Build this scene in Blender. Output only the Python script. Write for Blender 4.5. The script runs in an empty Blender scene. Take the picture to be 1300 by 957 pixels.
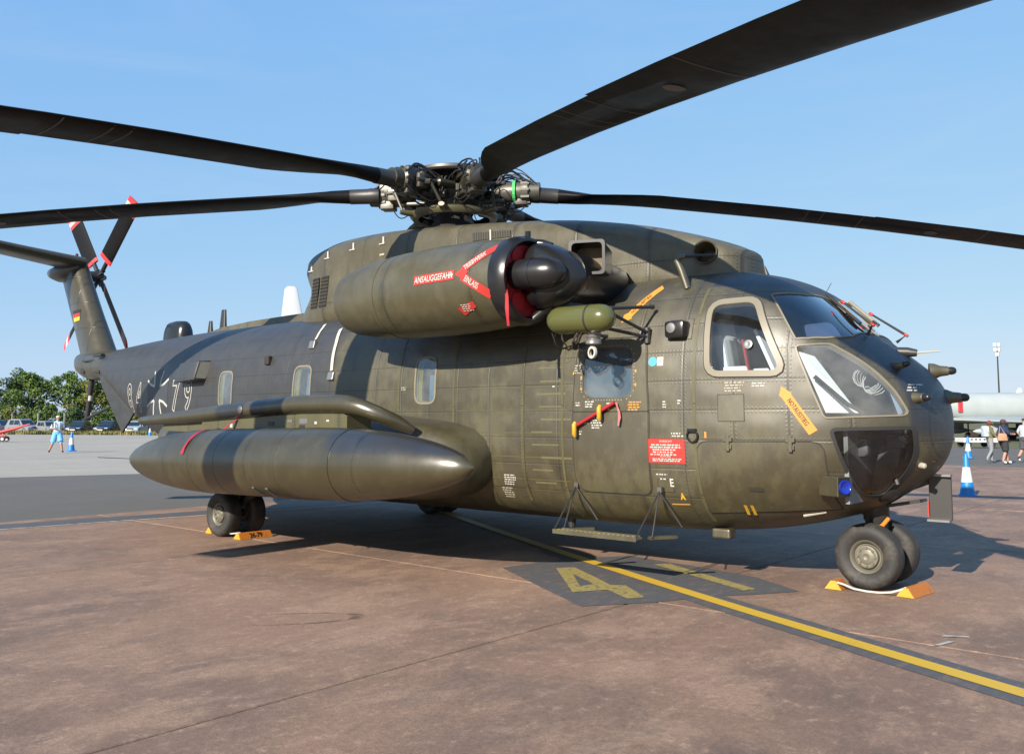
import bpy, bmesh, math, random
from mathutils import Vector, Matrix
from mathutils.geometry import delaunay_2d_cdt
PI = math.pi
R = math.radians
scene = bpy.context.scene
COL = scene.collection

# ---------------------------------------------------------------- camera
cam_d = bpy.data.cameras.new('camera')
cam = bpy.data.objects.new('camera', cam_d)
COL.objects.link(cam)
scene.camera = cam
cam_d.sensor_width = 36.0
cam_d.sensor_fit = 'HORIZONTAL'
cam_d.lens = 1130.0 / 1300.0 * 36.0
cam_d.shift_y = -44.5 / 1300.0
cam_d.clip_start = 0.1
cam_d.clip_end = 6000.0
YAW, PITCH = 2.2875, 0.087
fwd = Vector((math.cos(YAW) * math.cos(PITCH), math.sin(YAW) * math.cos(PITCH), math.sin(PITCH)))
rgt = Vector((math.sin(YAW), -math.cos(YAW), 0))
upv = rgt.cross(fwd)
cam.matrix_world = Matrix(((rgt.x, upv.x, -fwd.x, 9.01), (rgt.y, upv.y, -fwd.y, -9.06), (rgt.z, upv.z, -fwd.z, 1.618), (0, 0, 0, 1)))

# ---------------------------------------------------------------- sky and sun
SUN_DIR = Vector((0.25, -2.02, 1.0)).normalized()       # towards the sun
sun_el = math.asin(SUN_DIR.z)
sun_az = math.atan2(SUN_DIR.x, SUN_DIR.y)
world = bpy.data.worlds.new('World')
scene.world = world
world.use_nodes = True
wn = world.node_tree
for n in list(wn.nodes):
    wn.nodes.remove(n)
sky = wn.nodes.new('ShaderNodeTexSky')
sky.sky_type = 'NISHITA'
sky.sun_disc = False
sky.sun_elevation = sun_el
sky.sun_rotation = sun_az
sky.altitude = 60
sky.air_density = 1.0
sky.dust_density = 0.3
sky.ozone_density = 3.0
bg = wn.nodes.new('ShaderNodeBackground')
bg.inputs['Strength'].default_value = 0.10
wo = wn.nodes.new('ShaderNodeOutputWorld')
# soften the contrast of the clear sky, channel by channel, to the photograph's hazy summer sky
sep = wn.nodes.new('ShaderNodeSeparateColor')
com = wn.nodes.new('ShaderNodeCombineColor')
wn.links.new(sky.outputs[0], sep.inputs[0])
for i, (gam, gain) in enumerate(((.50, 1.24), (.30, 2.14), (.06, 4.26))):
    pw = wn.nodes.new('ShaderNodeMath'); pw.operation = 'POWER'; pw.inputs[1].default_value = gam
    ml = wn.nodes.new('ShaderNodeMath'); ml.operation = 'MULTIPLY'; ml.inputs[1].default_value = gain
    wn.links.new(sep.outputs[i], pw.inputs[0]); wn.links.new(pw.outputs[0], ml.inputs[0]); wn.links.new(ml.outputs[0], com.inputs[i])
# very faint high cirrus
tcw = wn.nodes.new('ShaderNodeTexCoord'); mpw = wn.nodes.new('ShaderNodeMapping'); mpw.inputs['Scale'].default_value = (1.2, 1.2, 7.0); mpw.inputs['Rotation'].default_value = (.25, .2, 0)
nzw = wn.nodes.new('ShaderNodeTexNoise'); nzw.inputs['Scale'].default_value = 2.2; nzw.inputs['Detail'].default_value = 7; nzw.inputs['Roughness'].default_value = .62; nzw.inputs['Distortion'].default_value = .6
mrw = wn.nodes.new('ShaderNodeMapRange'); mrw.inputs[1].default_value = .50; mrw.inputs[2].default_value = .80; mrw.inputs[3].default_value = 0.0; mrw.inputs[4].default_value = .16
mxw = wn.nodes.new('ShaderNodeMix'); mxw.data_type = 'RGBA'; mxw.inputs[7].default_value = (3.3, 3.9, 4.6, 1)
wn.links.new(tcw.outputs['Generated'], mpw.inputs[0]); wn.links.new(mpw.outputs[0], nzw.inputs['Vector']); wn.links.new(nzw.outputs[0], mrw.inputs[0])
wn.links.new(mrw.outputs[0], mxw.inputs[0]); wn.links.new(com.outputs[0], mxw.inputs[6]); wn.links.new(mxw.outputs[2], bg.inputs[0])
wn.links.new(bg.outputs[0], wo.inputs[0])
sun_d = bpy.data.lights.new('sun', 'SUN')
sun_d.energy = 5.0
sun_d.angle = R(0.53)
sun_d.color = (1.0, 0.91, 0.79)
sun = bpy.data.objects.new('sun', sun_d)
COL.objects.link(sun)
sun.rotation_euler = (-SUN_DIR).to_track_quat('-Z', 'Y').to_euler()
scene.view_settings.view_transform = 'Standard'
scene.view_settings.look = 'None'
scene.view_settings.exposure = 0.93
scene.view_settings.gamma = 1.0
scene.view_settings.use_curve_mapping = False
scene.cycles.use_denoising = True
scene.cycles.max_bounces = 8
scene.cycles.transparent_max_bounces = 24

# ---------------------------------------------------------------- helpers
def tag(o, label=None, cat=None, group=None, kind=None):
    if label: o['label'] = label
    if cat: o['category'] = cat
    if group: o['group'] = group
    if kind: o['kind'] = kind
    return o

def empty(name, loc=(0, 0, 0), rz=0.0, parent=None):
    o = bpy.data.objects.new(name, None)
    o.empty_display_size = 0.2
    COL.objects.link(o)
    o.location = loc
    o.rotation_euler = (0, 0, rz)
    if parent: o.parent = parent
    return o

class MB:
    """collects vertices and faces for one mesh"""
    def __init__(self):
        self.v = []; self.f = []; self.m = []
    def add(self, vs, fs, mi=0):
        b = len(self.v)
        self.v += [tuple(p) for p in vs]
        self.f += [tuple(b + i for i in f) for f in fs]
        self.m += [mi] * len(fs)
        return self
    def box(self, c, s, rot=None, mi=0, taper=None):
        hx, hy, hz = s[0] / 2, s[1] / 2, s[2] / 2
        vs = [Vector((x * hx, y * hy, z * hz)) for z in (-1, 1) for y in (-1, 1) for x in (-1, 1)]
        if taper:
            for p in vs:
                if p.z > 0: p.x *= taper[0]; p.y *= taper[1]
        if rot is not None: vs = [rot @ p for p in vs]
        c = Vector(c)
        return self.add([p + c for p in vs], [(0, 2, 3, 1), (4, 5, 7, 6), (0, 1, 5, 4), (2, 6, 7, 3), (0, 4, 6, 2), (1, 3, 7, 5)], mi)
    def tube(self, pts, rad, n=8, caps=True, mi=0, flat=1.0, up=(0, 0, 1)):
        pts = [Vector(p) for p in pts]
        if not hasattr(rad, '__len__'): rad = [rad] * len(pts)
        rings = []
        prev = None
        for i, p in enumerate(pts):
            d = (pts[min(i + 1, len(pts) - 1)] - pts[max(i - 1, 0)])
            if d.length < 1e-9: d = Vector((0, 0, 1))
            d.normalize()
            if prev is None:
                u = Vector(up)
                if abs(u.dot(d)) > .98: u = Vector((1, 0, 0))
                a = d.cross(u).normalized()
            else:
                a = prev - d * prev.dot(d)
                if a.length < 1e-6: a = d.orthogonal()
                a.normalize()
            prev = a
            b = a.cross(d)
            rings.append([p + a * math.cos(2 * PI * k / n) * rad[i] + b * math.sin(2 * PI * k / n) * rad[i] * flat for k in range(n)])
        return self.loft(rings, caps, mi)
    def loft(self, rings, caps=True, mi=0, closed=True):
        n = len(rings[0]); vs = [p for r in rings for p in r]; fs = []
        for i in range(len(rings) - 1):
            for k in range(n if closed else n - 1):
                k2 = (k + 1) % n
                fs.append((i * n + k, i * n + k2, (i + 1) * n + k2, (i + 1) * n + k))
        if caps:
            fs.append(tuple(reversed(range(n))))
            fs.append(tuple((len(rings) - 1) * n + k for k in range(n)))
        return self.add(vs, fs, mi)
    def lathe(self, prof, o, ax, n=24, mi=0, caps=True, a0=0.0, ref=None):
        """prof: (distance along axis, radius)"""
        o = Vector(o); ax = Vector(ax).normalized()
        a = Vector(ref) if ref else ax.orthogonal(); a = (a - ax * a.dot(ax)).normalized(); b = ax.cross(a)
        rings = [[o + ax * h + a * math.cos(2 * PI * k / n + a0) * r + b * math.sin(2 * PI * k / n + a0) * r for k in range(n)] for h, r in prof]
        return self.loft(rings, caps, mi)
    def prism(self, poly, axis, lo, hi, mi=0):
        """poly: 2d points in the two remaining axes (xyz order)"""
        def mk(p, q):
            if axis == 0: return (q, p[0], p[1])
            if axis == 1: return (p[0], q, p[1])
            return (p[0], p[1], q)
        n = len(poly)
        vs = [mk(p, lo) for p in poly] + [mk(p, hi) for p in poly]
        fs = [tuple(range(n)), tuple(reversed(range(n, 2 * n)))]
        fs += [(k, n + k, n + (k + 1) % n, (k + 1) % n) for k in range(n)]
        return self.add(vs, fs, mi)
    def mirror(self, axis=1):
        b = len(self.v)
        self.v += [tuple(-c if i == axis else c for i, c in enumerate(p)) for p in self.v]
        nf = len(self.f)
        self.f += [tuple(reversed([b + i for i in f])) for f in self.f[:nf]]
        self.m += self.m[:nf]
        return self
    def build(self, name, mats, parent=None, smooth=None, loc=None, bevel=0, recalc=True):
        me = bpy.data.meshes.new(name)
        me.from_pydata(self.v, [], self.f)
        if not isinstance(mats, (list, tuple)): mats = [mats]
        for m in mats: me.materials.append(m)
        if len(mats) > 1: me.polygons.foreach_set('material_index', self.m)
        bm = bmesh.new(); bm.from_mesh(me)
        bmesh.ops.remove_doubles(bm, verts=bm.verts, dist=1e-5)
        if bevel:
            es = [e for e in bm.edges if len(e.link_faces) == 2 and e.calc_face_angle(0) > .6]
            bmesh.ops.bevel(bm, geom=es, offset=bevel, segments=2, profile=.5, affect='EDGES', clamp_overlap=True)
        if recalc: bmesh.ops.recalc_face_normals(bm, faces=bm.faces)
        if smooth is not None:
            for f in bm.faces: f.smooth = True
            for e in bm.edges:
                if len(e.link_faces) == 2 and e.calc_face_angle(0) > R(smooth): e.smooth = False
        bm.to_mesh(me); bm.free()
        o = bpy.data.objects.new(name, me)
        COL.objects.link(o)
        if parent: o.parent = parent
        if loc: o.location = loc
        return o

def copy_tree(o, parent=None):
    c = o.copy(); COL.objects.link(c); c.parent = parent
    for ch in list(o.children): copy_tree(ch, c)
    return c

def lerp(a, b, t): return a + (b - a) * t
def sstep(a, b, x):
    t = max(0.0, min(1.0, (x - a) / (b - a))); return t * t * (3 - 2 * t)

def catmull(tab, s):
    """tab: list of tuples, s: float index"""
    n = len(tab); i = max(0, min(n - 2, int(math.floor(s)))); t = s - i
    p0 = tab[max(i - 1, 0)]; p1 = tab[i]; p2 = tab[i + 1]; p3 = tab[min(i + 2, n - 1)]
    out = []
    for a, b, c, d in zip(p0, p1, p2, p3):
        m1 = (c - a) / 2; m2 = (d - b) / 2; dl = c - b
        if abs(dl) < 1e-9: m1 = m2 = 0
        else:
            if m1 / dl < 0: m1 = 0
            if m2 / dl < 0: m2 = 0
            m1 = max(-3 * abs(dl), min(3 * abs(dl), m1)); m2 = max(-3 * abs(dl), min(3 * abs(dl), m2))
        t2 = t * t; t3 = t2 * t
        out.append((2 * t3 - 3 * t2 + 1) * b + (t3 - 2 * t2 + t) * m1 + (-2 * t3 + 3 * t2) * c + (t3 - t2) * m2)
    return out

# ---------------------------------------------------------------- node maths
class NV:
    def __init__(self, nt, s): self.nt = nt; self.s = s
    def _op(self, op, *others):
        n = self.nt.nodes.new('ShaderNodeMath'); n.operation = op
        for i, o in enumerate((self,) + others):
            if isinstance(o, NV): self.nt.links.new(o.s, n.inputs[i])
            else: n.inputs[i].default_value = o
        return NV(self.nt, n.outputs[0])
    def __add__(self, o): return self._op('ADD', o)
    __radd__ = __add__
    def __mul__(self, o): return self._op('MULTIPLY', o)
    __rmul__ = __mul__
    def __sub__(self, o): return self._op('SUBTRACT', o)
    def __truediv__(self, o): return self._op('DIVIDE', o)
    def lt(self, o): return self._op('LESS_THAN', o)
    def gt(self, o): return self._op('GREATER_THAN', o)
    def abs(self): return self._op('ABSOLUTE')
    def max(self, o): return self._op('MAXIMUM', o)
    def min(self, o): return self._op('MINIMUM', o)
    def pp(self, o): return self._op('PINGPONG', o)
    def ss(self, a, b):
        n = self.nt.nodes.new('ShaderNodeMapRange'); n.interpolation_type = 'SMOOTHSTEP'
        self.nt.links.new(self.s, n.inputs[0]); n.inputs[1].default_value = a; n.inputs[2].default_value = b
        return NV(self.nt, n.outputs[0])

class Mat:
    """small material builder round one Principled node"""
    def __init__(self, name, col=(.5, .5, .5), rough=.5, metal=0.0, spec=.5, world=False):
        self.world = world
        self.m = bpy.data.materials.new(name); self.m.use_nodes = True
        self.nt = self.m.node_tree
        self.b = self.nt.nodes['Principled BSDF']
        self.b.inputs['Base Color'].default_value = (*col, 1); self.b.inputs['Roughness'].default_value = rough
        self.b.inputs['Metallic'].default_value = metal; self.b.inputs['Specular IOR Level'].default_value = spec
        self.col = None; self._c = col
        self._co = None
    def coord(self):
        if not self._co:
            if self.world: self._co = self.nt.nodes.new('ShaderNodeNewGeometry').outputs['Position']
            else: self._co = self.nt.nodes.new('ShaderNodeTexCoord').outputs['Object']
            sx = self.nt.nodes.new('ShaderNodeSeparateXYZ'); self.nt.links.new(self._co, sx.inputs[0])
            self.X, self.Y, self.Z = (NV(self.nt, s) for s in sx.outputs)
        return self._co
    def noise(self, scale=5, detail=4, rough=.55, stretch=(1, 1, 1), dist=0.0, off=0.0):
        co = self.coord()
        mp = self.nt.nodes.new('ShaderNodeMapping'); mp.inputs['Scale'].default_value = stretch
        mp.inputs['Location'].default_value = (off, off * .7, off * 1.3)
        self.nt.links.new(co, mp.inputs[0])
        n = self.nt.nodes.new('ShaderNodeTexNoise'); n.inputs['Scale'].default_value = scale
        n.inputs['Detail'].default_value = detail; n.inputs['Roughness'].default_value = rough; n.inputs['Distortion'].default_value = dist
        self.nt.links.new(mp.outputs[0], n.inputs['Vector'])
        return NV(self.nt, n.outputs[0])
    def voro(self, scale=5, stretch=(1, 1, 1), feature='F1'):
        co = self.coord()
        mp = self.nt.nodes.new('ShaderNodeMapping'); mp.inputs['Scale'].default_value = stretch
        self.nt.links.new(co, mp.inputs[0])
        n = self.nt.nodes.new('ShaderNodeTexVoronoi'); n.inputs['Scale'].default_value = scale; n.feature = feature
        self.nt.links.new(mp.outputs[0], n.inputs['Vector'])
        return NV(self.nt, n.outputs[0])
    def mix(self, fac, c2, c1=None):
        n = self.nt.nodes.new('ShaderNodeMix'); n.data_type = 'RGBA'
        self.nt.links.new(fac.s, n.inputs[0])
        for sock, c in ((n.inputs[6], c1 if c1 is not None else (self.col if self.col else self._c)), (n.inputs[7], c2)):
            if isinstance(c, tuple): sock.default_value = (*c, 1)
            else: self.nt.links.new(c, sock)
        self.col = n.outputs[2]
        return self
    def scale(self, fac):
        """multiply the colour by a value"""
        n = self.nt.nodes.new('ShaderNodeMix'); n.data_type = 'RGBA'; n.blend_type = 'MULTIPLY'
        n.inputs[0].default_value = 1.0
        if self.col: self.nt.links.new(self.col, n.inputs[6])
        else: n.inputs[6].default_value = (*self._c, 1)
        c = self.nt.nodes.new('ShaderNodeCombineColor')
        for i in range(3): self.nt.links.new(fac.s, c.inputs[i])
        self.nt.links.new(c.outputs[0], n.inputs[7])
        self.col = n.outputs[2]
        return self
    def rough(self, fac): self.nt.links.new(fac.s, self.b.inputs['Roughness']); return self
    def bump(self, h, strength=.3, dist=.02):
        n = self.nt.nodes.new('ShaderNodeBump'); n.inputs['Strength'].default_value = strength; n.inputs['Distance'].default_value = dist
        self.nt.links.new(h.s, n.inputs['Height'])
        self.nt.links.new(n.outputs[0], self.b.inputs['Normal']); return self
    def done(self):
        if self.col: self.nt.links.new(self.col, self.b.inputs['Base Color'])
        return self.m

def plain(name, col, rough=.5, metal=0.0, spec=.5, var=.12, scale=6.0):
    a = Mat(name, col, rough, metal, spec)
    if var:
        n = a.noise(scale, 5)
        a.scale(n * (2 * var) + (1 - var))
    return a.done()

def paint(name, col, var=.22, lines=None, dark=None, rough=.36, streak=.20, stretch=(1.0, 1.0, .14), spec=.5, seed=0.0, quilt=0.0, alt=None, wear=0.0, bump=None, coat=0.0):
    """weathered military paint: two repaint tones, down-streaks, skin lap lines, rivet rows, dents, fine relief"""
    a = Mat(name, col, rough, 0.0, spec)
    a.coord()
    n1 = a.noise(.9, 6, .62, off=seed); n2 = a.noise(3.0, 5, .65, stretch, off=seed + 3); n3 = a.noise(46, 3, .65); n5 = a.noise(7, 5, .7, (1, 1, .5), off=seed + 5)
    if alt: a.mix((n1 * .6 + n5 * .4).ss(.46, .58), alt)
    if dark: dark(a)
    tone = (n1 - .5) * (2 * var) + (n2 - .5) * (2 * streak) + (n5 - .5) * .34 + (n3 - .5) * .16 + 1.0
    h = n5 * .9 + n2 * .5
    if lines:
        px, pz = lines
        dx = (a.X + .11).pp(px / 2); dz = (a.Z + .03).pp(pz / 2)
        lx = dx.ss(.011, .002); lz = dz.ss(.008, .002)
        ln = lx.max(lz)
        rv = ((a.X * 26.0).pp(.5).ss(.26, .40) * dz.ss(.031, .021) * dz.ss(.011, .019)).max((a.Z * 26.0).pp(.5).ss(.26, .40) * dx.ss(.034, .024) * dx.ss(.013, .021))
        n4 = a.noise(1.3, 4, .55, off=seed + 7)
        soft = dz.ss(.05, 0.0) * n4.ss(.48, .72)
        grime = dx.ss(.10, 0.0) * a.noise(2.2, 4, .6, off=seed + 13).ss(.45, .7)
        tone = tone * (ln * -.50 + 1.0) * (rv * -.42 + 1.0) * (grime * -.42 + 1.0) + soft * wear
        h = h * .5 + ln * -1.0 + rv * .5
        if quilt: h = h + (dx.ss(0, px / 2) * dz.ss(0, pz / 2)) * quilt
    a.scale(tone)
    r = a.noise(2.6, 5, .65, off=seed + 11)
    a.rough(r * .30 + n5 * .12 + (rough - .20))
    if coat: a.b.inputs['Coat Weight'].default_value = coat; a.b.inputs['Coat Roughness'].default_value = .50
    a.bump(h, bump if bump is not None else (.38 if lines else .18), .006)
    return a.done()

def glass(name, tint=(.55, .68, .75), refl=1.0, rough=.01, dirt=0.0):
    m = bpy.data.materials.new(name); m.use_nodes = True; nt = m.node_tree
    for n in list(nt.nodes): nt.nodes.remove(n)
    out = nt.nodes.new('ShaderNodeOutputMaterial')
    tr = nt.nodes.new('ShaderNodeBsdfTransparent'); tr.inputs[0].default_value = (*tint, 1)
    gl = nt.nodes.new('ShaderNodeBsdfGlossy'); gl.inputs[0].default_value = (1, 1, 1, 1); gl.inputs['Roughness'].default_value = rough
    fr = nt.nodes.new('ShaderNodeFresnel'); fr.inputs[0].default_value = 1.45
    mx = nt.nodes.new('ShaderNodeMixShader')
    mul = nt.nodes.new('ShaderNodeMath'); mul.operation = 'MULTIPLY_ADD'; mul.inputs[1].default_value = 1.6 * refl; mul.inputs[2].default_value = .02; mul.use_clamp = True
    nt.links.new(fr.outputs[0], mul.inputs[0]); nt.links.new(mul.outputs[0], mx.inputs[0])
    nt.links.new(tr.outputs[0], mx.inputs[1]); nt.links.new(gl.outputs[0], mx.inputs[2])
    last = mx
    if dirt:
        df = nt.nodes.new('ShaderNodeBsdfDiffuse'); df.inputs[0].default_value = (.62, .62, .58, 1)
        tc = nt.nodes.new('ShaderNodeTexCoord'); ns = nt.nodes.new('ShaderNodeTexNoise'); ns.inputs['Scale'].default_value = 3.0; ns.inputs['Detail'].default_value = 6
        mm = nt.nodes.new('ShaderNodeMapRange'); mm.inputs[1].default_value = .35; mm.inputs[2].default_value = .8; mm.inputs[3].default_value = dirt * .2; mm.inputs[4].default_value = dirt
        m2 = nt.nodes.new('ShaderNodeMixShader')
        nt.links.new(tc.outputs['Object'], ns.inputs['Vector']); nt.links.new(ns.outputs[0], mm.inputs[0]); nt.links.new(mm.outputs[0], m2.inputs[0])
        nt.links.new(mx.outputs[0], m2.inputs[1]); nt.links.new(df.outputs[0], m2.inputs[2]); last = m2
    nt.links.new(last.outputs[0], out.inputs[0])
    return m
# ---------------------------------------------------------------- helicopter paint
OLIVE = (.038, .031, .012)
TAR = (.0195, .0185, .0175)
def fus_dark(a):
    n = a.noise(.8, 3, .5, off=2.0)
    f = (a.X + (n - .5) * 1.6 + a.Z * .25).ss(-.35, -.85)
    a.mix(f, TAR)
    roof = (a.X - 4.62).ss(-.01, .01) * (a.Z + a.X * .10 - 3.44).ss(-.015, .015)
    nose = (a.X - 5.80).ss(-.04, .04) * (a.Y.abs() - .60 + (n - .5) * .2).ss(.03, -.03) * (a.Z - 1.45).ss(-.1, .1)
    a.mix(roof.max(nose), (.012, .013, .015))
KHAKI = (.054, .047, .020)
M_fus = paint('fuselage paint', OLIVE, lines=(.51, .29), dark=fus_dark, quilt=2.6, coat=.2, spec=.9, rough=.50, alt=KHAKI, wear=.42)
M_olive = paint('olive drab paint', OLIVE, coat=.2, spec=.9, rough=.49, alt=KHAKI)
M_oliveP = paint('olive panelled paint', (.078, .072, .036), lines=(.86, .9), rough=.40, seed=4.0)
M_dog = paint('rotor fairing paint', (.068, .060, .036), lines=(.95, 1.7), rough=.40, seed=9.0, alt=(.080, .072, .046))
M_engine = paint('engine cowling paint', (.056, .048, .022), lines=(1.35, 4.0), rough=.38, seed=6.0, alt=(.064, .057, .030), streak=.12, spec=.95, bump=.16)
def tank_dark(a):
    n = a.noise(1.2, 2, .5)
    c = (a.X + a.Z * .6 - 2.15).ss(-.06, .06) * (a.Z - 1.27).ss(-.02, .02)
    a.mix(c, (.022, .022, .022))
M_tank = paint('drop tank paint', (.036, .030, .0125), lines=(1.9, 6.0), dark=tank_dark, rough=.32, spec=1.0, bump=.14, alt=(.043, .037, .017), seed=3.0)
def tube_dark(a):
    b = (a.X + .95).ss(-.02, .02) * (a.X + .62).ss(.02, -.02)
    c = (a.X + 1.1).ss(.06, -.06) * (a.X + 1.75).ss(-.06, .06)  # soft dark band paints in a rotor blade's shadow
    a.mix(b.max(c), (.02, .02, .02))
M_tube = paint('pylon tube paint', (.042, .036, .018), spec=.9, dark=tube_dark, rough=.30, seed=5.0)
M_tail = paint('tail paint', (.046, .040, .025), lines=(.7, .62), rough=.32, seed=12.0)
M_black = plain('black satin moulding', (.012, .012, .013), .28, 0, .5)
tyr = Mat('tyre rubber', (.022, .021, .020), .7); tn = tyr.noise(7, 6, .7); tyr.mix(tn.ss(.46, .66) * .8, (.060, .052, .042)); tyr.bump(tyr.noise(60, 3), .2, .004); M_rubber = tyr.done()
M_hubmetal = plain('wheel hub metal', (.13, .12, .09), .5, .2)
M_dark = plain('dark steel', (.035, .034, .033), .45, .3)
M_steel = plain('bare steel', (.22, .21, .20), .35, .8)
M_alu = plain('brushed alloy', (.26, .26, .255), .38, .7)
M_blade = paint('rotor blade paint', (.006, .0057, .0058), spec=.14, var=.3, rough=.5, streak=.2, stretch=(.3, .3, .3))
M_red = plain('red nylon cover', (.30, .007, .013), .6)
M_redsign = plain('red stencil paint', (.36, .024, .018), .5)
M_white = plain('white stencil paint', (.40, .39, .35), .6, var=.25, scale=30)
M_cream = plain('pale frame paint', (.30, .28, .22), .5)
M_yellow = plain('yellow stencil paint', (.44, .25, .014), .55)
M_orange = plain('orange stencil paint', (.50, .215, .028), .55)
M_inside = plain('cabin lining', (.045, .046, .048), .8)
M_blacktxt = plain('black stencil paint', (.015, .015, .015), .6)
M_glass = glass('cockpit glass', (.80, .86, .90), 1.0, dirt=.05)
M_glass2 = glass('cabin window glass', (.40, .55, .62), 1.6, dirt=.16)
M_glassN = glass('nose glass', (.80, .86, .90), 1.0, dirt=.20)  # dust film made denser to carry the milky sun glare
M_glassC = glass('chin bay glass', (.86, .88, .90), .8)
M_glassT = glass('tinted windscreen glass', (.22, .24, .34), 1.5, dirt=.02)

heli = empty('helicopter')
tag(heli, 'dark olive military transport helicopter with six drooping rotor blades parked on the apron', 'helicopter')

# ---------------------------------------------------------------- fuselage surface
# X, bottom, top, half width, centre height, top exponent, bottom exponent
FUS = [
 (6.575, 1.560, 1.561, .004, 1.560, 2.1, 2.1), (6.563, 1.40, 1.74, .19, 1.57, 2.1, 2.1), (6.525, 1.26, 1.88, .37, 1.58, 2.15, 2.1),
 (6.45, 1.14, 2.02, .53, 1.60, 2.2, 2.15), (6.335, 1.03, 2.14, .67, 1.62, 2.25, 2.2), (6.16, .91, 2.28, .82, 1.65, 2.35, 2.3),
 (5.97, .785, 2.43, .94, 1.68, 2.6, 2.45), (5.80, .71, 2.57, 1.02, 1.70, 2.9, 2.55), (5.62, .65, 2.755, 1.08, 1.72, 3.4, 2.65), (5.42, .595, 2.93, 1.14, 1.75, 3.3, 2.75),
 (5.20, .545, 3.065, 1.19, 1.77, 3.0, 2.85), (4.97, .505, 3.14, 1.23, 1.78, 2.8, 2.95), (4.70, .475, 3.20, 1.265, 1.79, 2.65, 3.05),
 (4.30, .455, 3.23, 1.30, 1.8, 2.6, 4.0),
 (3.80, .45, 3.24, 1.33, 1.8, 2.6, 4.0), (3.00, .45, 3.25, 1.35, 1.8, 2.6, 4.0), (2.0, .45, 3.25, 1.35, 1.8, 2.6, 4.0),
 (1.0, .45, 3.25, 1.35, 1.8, 2.6, 4.0), (0.0, .45, 3.25, 1.35, 1.8, 2.6, 4.0), (-1.0, .45, 3.25, 1.35, 1.8, 2.6, 4.0),
 (-2.0, .45, 3.25, 1.35, 1.8, 2.6, 4.0), (-3.0, .45, 3.25, 1.35, 1.8, 2.6, 4.0), (-4.0, .49, 3.25, 1.34, 1.82, 2.6, 3.0),
 (-5.0, .68, 3.25, 1.30, 1.90, 2.55, 2.9), (-6.0, .90, 3.25, 1.22, 2.0, 2.5, 2.8), (-7.0, 1.17, 3.24, 1.10, 2.12, 2.4, 2.6),
 (-8.0, 1.52, 3.22, .96, 2.28, 2.3, 2.5), (-9.0, 1.98, 3.18, .80, 2.50, 2.2, 2.4), (-9.8, 2.32, 3.14, .66, 2.66, 2.1, 2.2)]
NFS = len(FUS) - 1
def fus_s_of_x(x):
    lo, hi = 0.0, float(NFS)
    for _ in range(40):
        m = (lo + hi) / 2
        if catmull(FUS, m)[0] > x: lo = m
        else: hi = m
    return (lo + hi) / 2
def fus_pt(s, ph):
    X, zb, zt, w, zc, nt_, nb_ = catmull(FUS, s)
    c, q = math.cos(ph), math.sin(ph)
    n = nt_ if q >= 0 else nb_
    r = (abs(c) ** n + abs(q) ** n) ** (-1.0 / n)
    return Vector((X, -w * r * c, zc + (zt - zc if q >= 0 else zc - zb) * r * q))
def fus_n(s, ph):
    e = 1e-3
    a = fus_pt(min(s + e, NFS), ph) - fus_pt(max(s - e, 0), ph); b = fus_pt(s, ph + e) - fus_pt(s, ph - e)
    n = a.cross(b)
    if n.length < 1e-12: return Vector((1, 0, 0))
    n.normalize()
    p = fus_pt(s, ph)
    if n.dot(p - Vector((p.x - .3, 0, 1.7))) < 0: n = -n
    return n
_cache = {}
def fus_sp(x, z, port=False):
    """side-projected point (x, z) to surface parameters"""
    k = (round(x, 4), round(z, 4))
    if k not in _cache:
        s = fus_s_of_x(x); lo, hi = -PI / 2, PI / 2
        for _ in range(34):
            m = (lo + hi) / 2
            if fus_pt(s, m).z < z: lo = m
            else: hi = m
        _cache[k] = (s, (lo + hi) / 2)
    s, ph = _cache[k]
    return (s, PI - ph) if port else (s, ph)
def fus_xz(x, z, off=0.0, port=False):
    s, ph = fus_sp(x, z, port)
    return fus_pt(s, ph) + fus_n(s, ph) * off

def rounded(poly, r, n=4):
    """round the corners of a 2d polygon"""
    out = []
    m = len(poly)
    for i in range(m):
        p = Vector(poly[i]); a = Vector(poly[i - 1]) - p; b = Vector(poly[(i + 1) % m]) - p
        rr = r[i] if hasattr(r, '__len__') else r
        if rr <= 0: out.append(tuple(p)); continue
        rr = min(rr, a.length * .45, b.length * .45)
        a = p + a.normalized() * rr; b = p + b.normalized() * rr
        for k in range(n + 1):
            t = k / n
            out.append(tuple(a * (1 - t) ** 2 + p * 2 * t * (1 - t) + b * t * t))
    return out
def offset_poly(poly, d):
    m = len(poly); out = []
    area = sum(poly[i][0] * poly[(i + 1) % m][1] - poly[(i + 1) % m][0] * poly[i][1] for i in range(m))
    sg = 1 if area > 0 else -1
    for i in range(m):
        p = Vector(poly[i]); a = (p - Vector(poly[i - 1])); b = (Vector(poly[(i + 1) % m]) - p)
        if a.length < 1e-9 or b.length < 1e-9: out.append(tuple(p)); continue
        a.normalize(); b.normalize()
        n1 = Vector((a.y, -a.x)) * sg; n2 = Vector((b.y, -b.x)) * sg
        n = n1 + n2
        if n.length < 1e-6: n = n1
        n.normalize(); k = 1.0 / max(.45, n.dot(n1))
        out.append(tuple(p + n * d * k))
    return out
def densify(poly, step=.06, closed=True):
    out = []
    m = len(poly)
    for i in range(m if closed else m - 1):
        a = Vector(poly[i]); b = Vector(poly[(i + 1) % m]); k = max(1, int((b - a).length / step))
        out += [tuple(a.lerp(b, j / k)) for j in range(k)]
    if not closed: out.append(tuple(poly[-1]))
    return out
def inside(p, poly):
    x, y = p; c = False; j = len(poly) - 1
    for i in range(len(poly)):
        xi, yi = poly[i]; xj, yj = poly[j]
        if (yi > y) != (yj > y) and x < (xj - xi) * (y - yi) / (yj - yi) + xi: c = not c
        j = i
    return c

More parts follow.
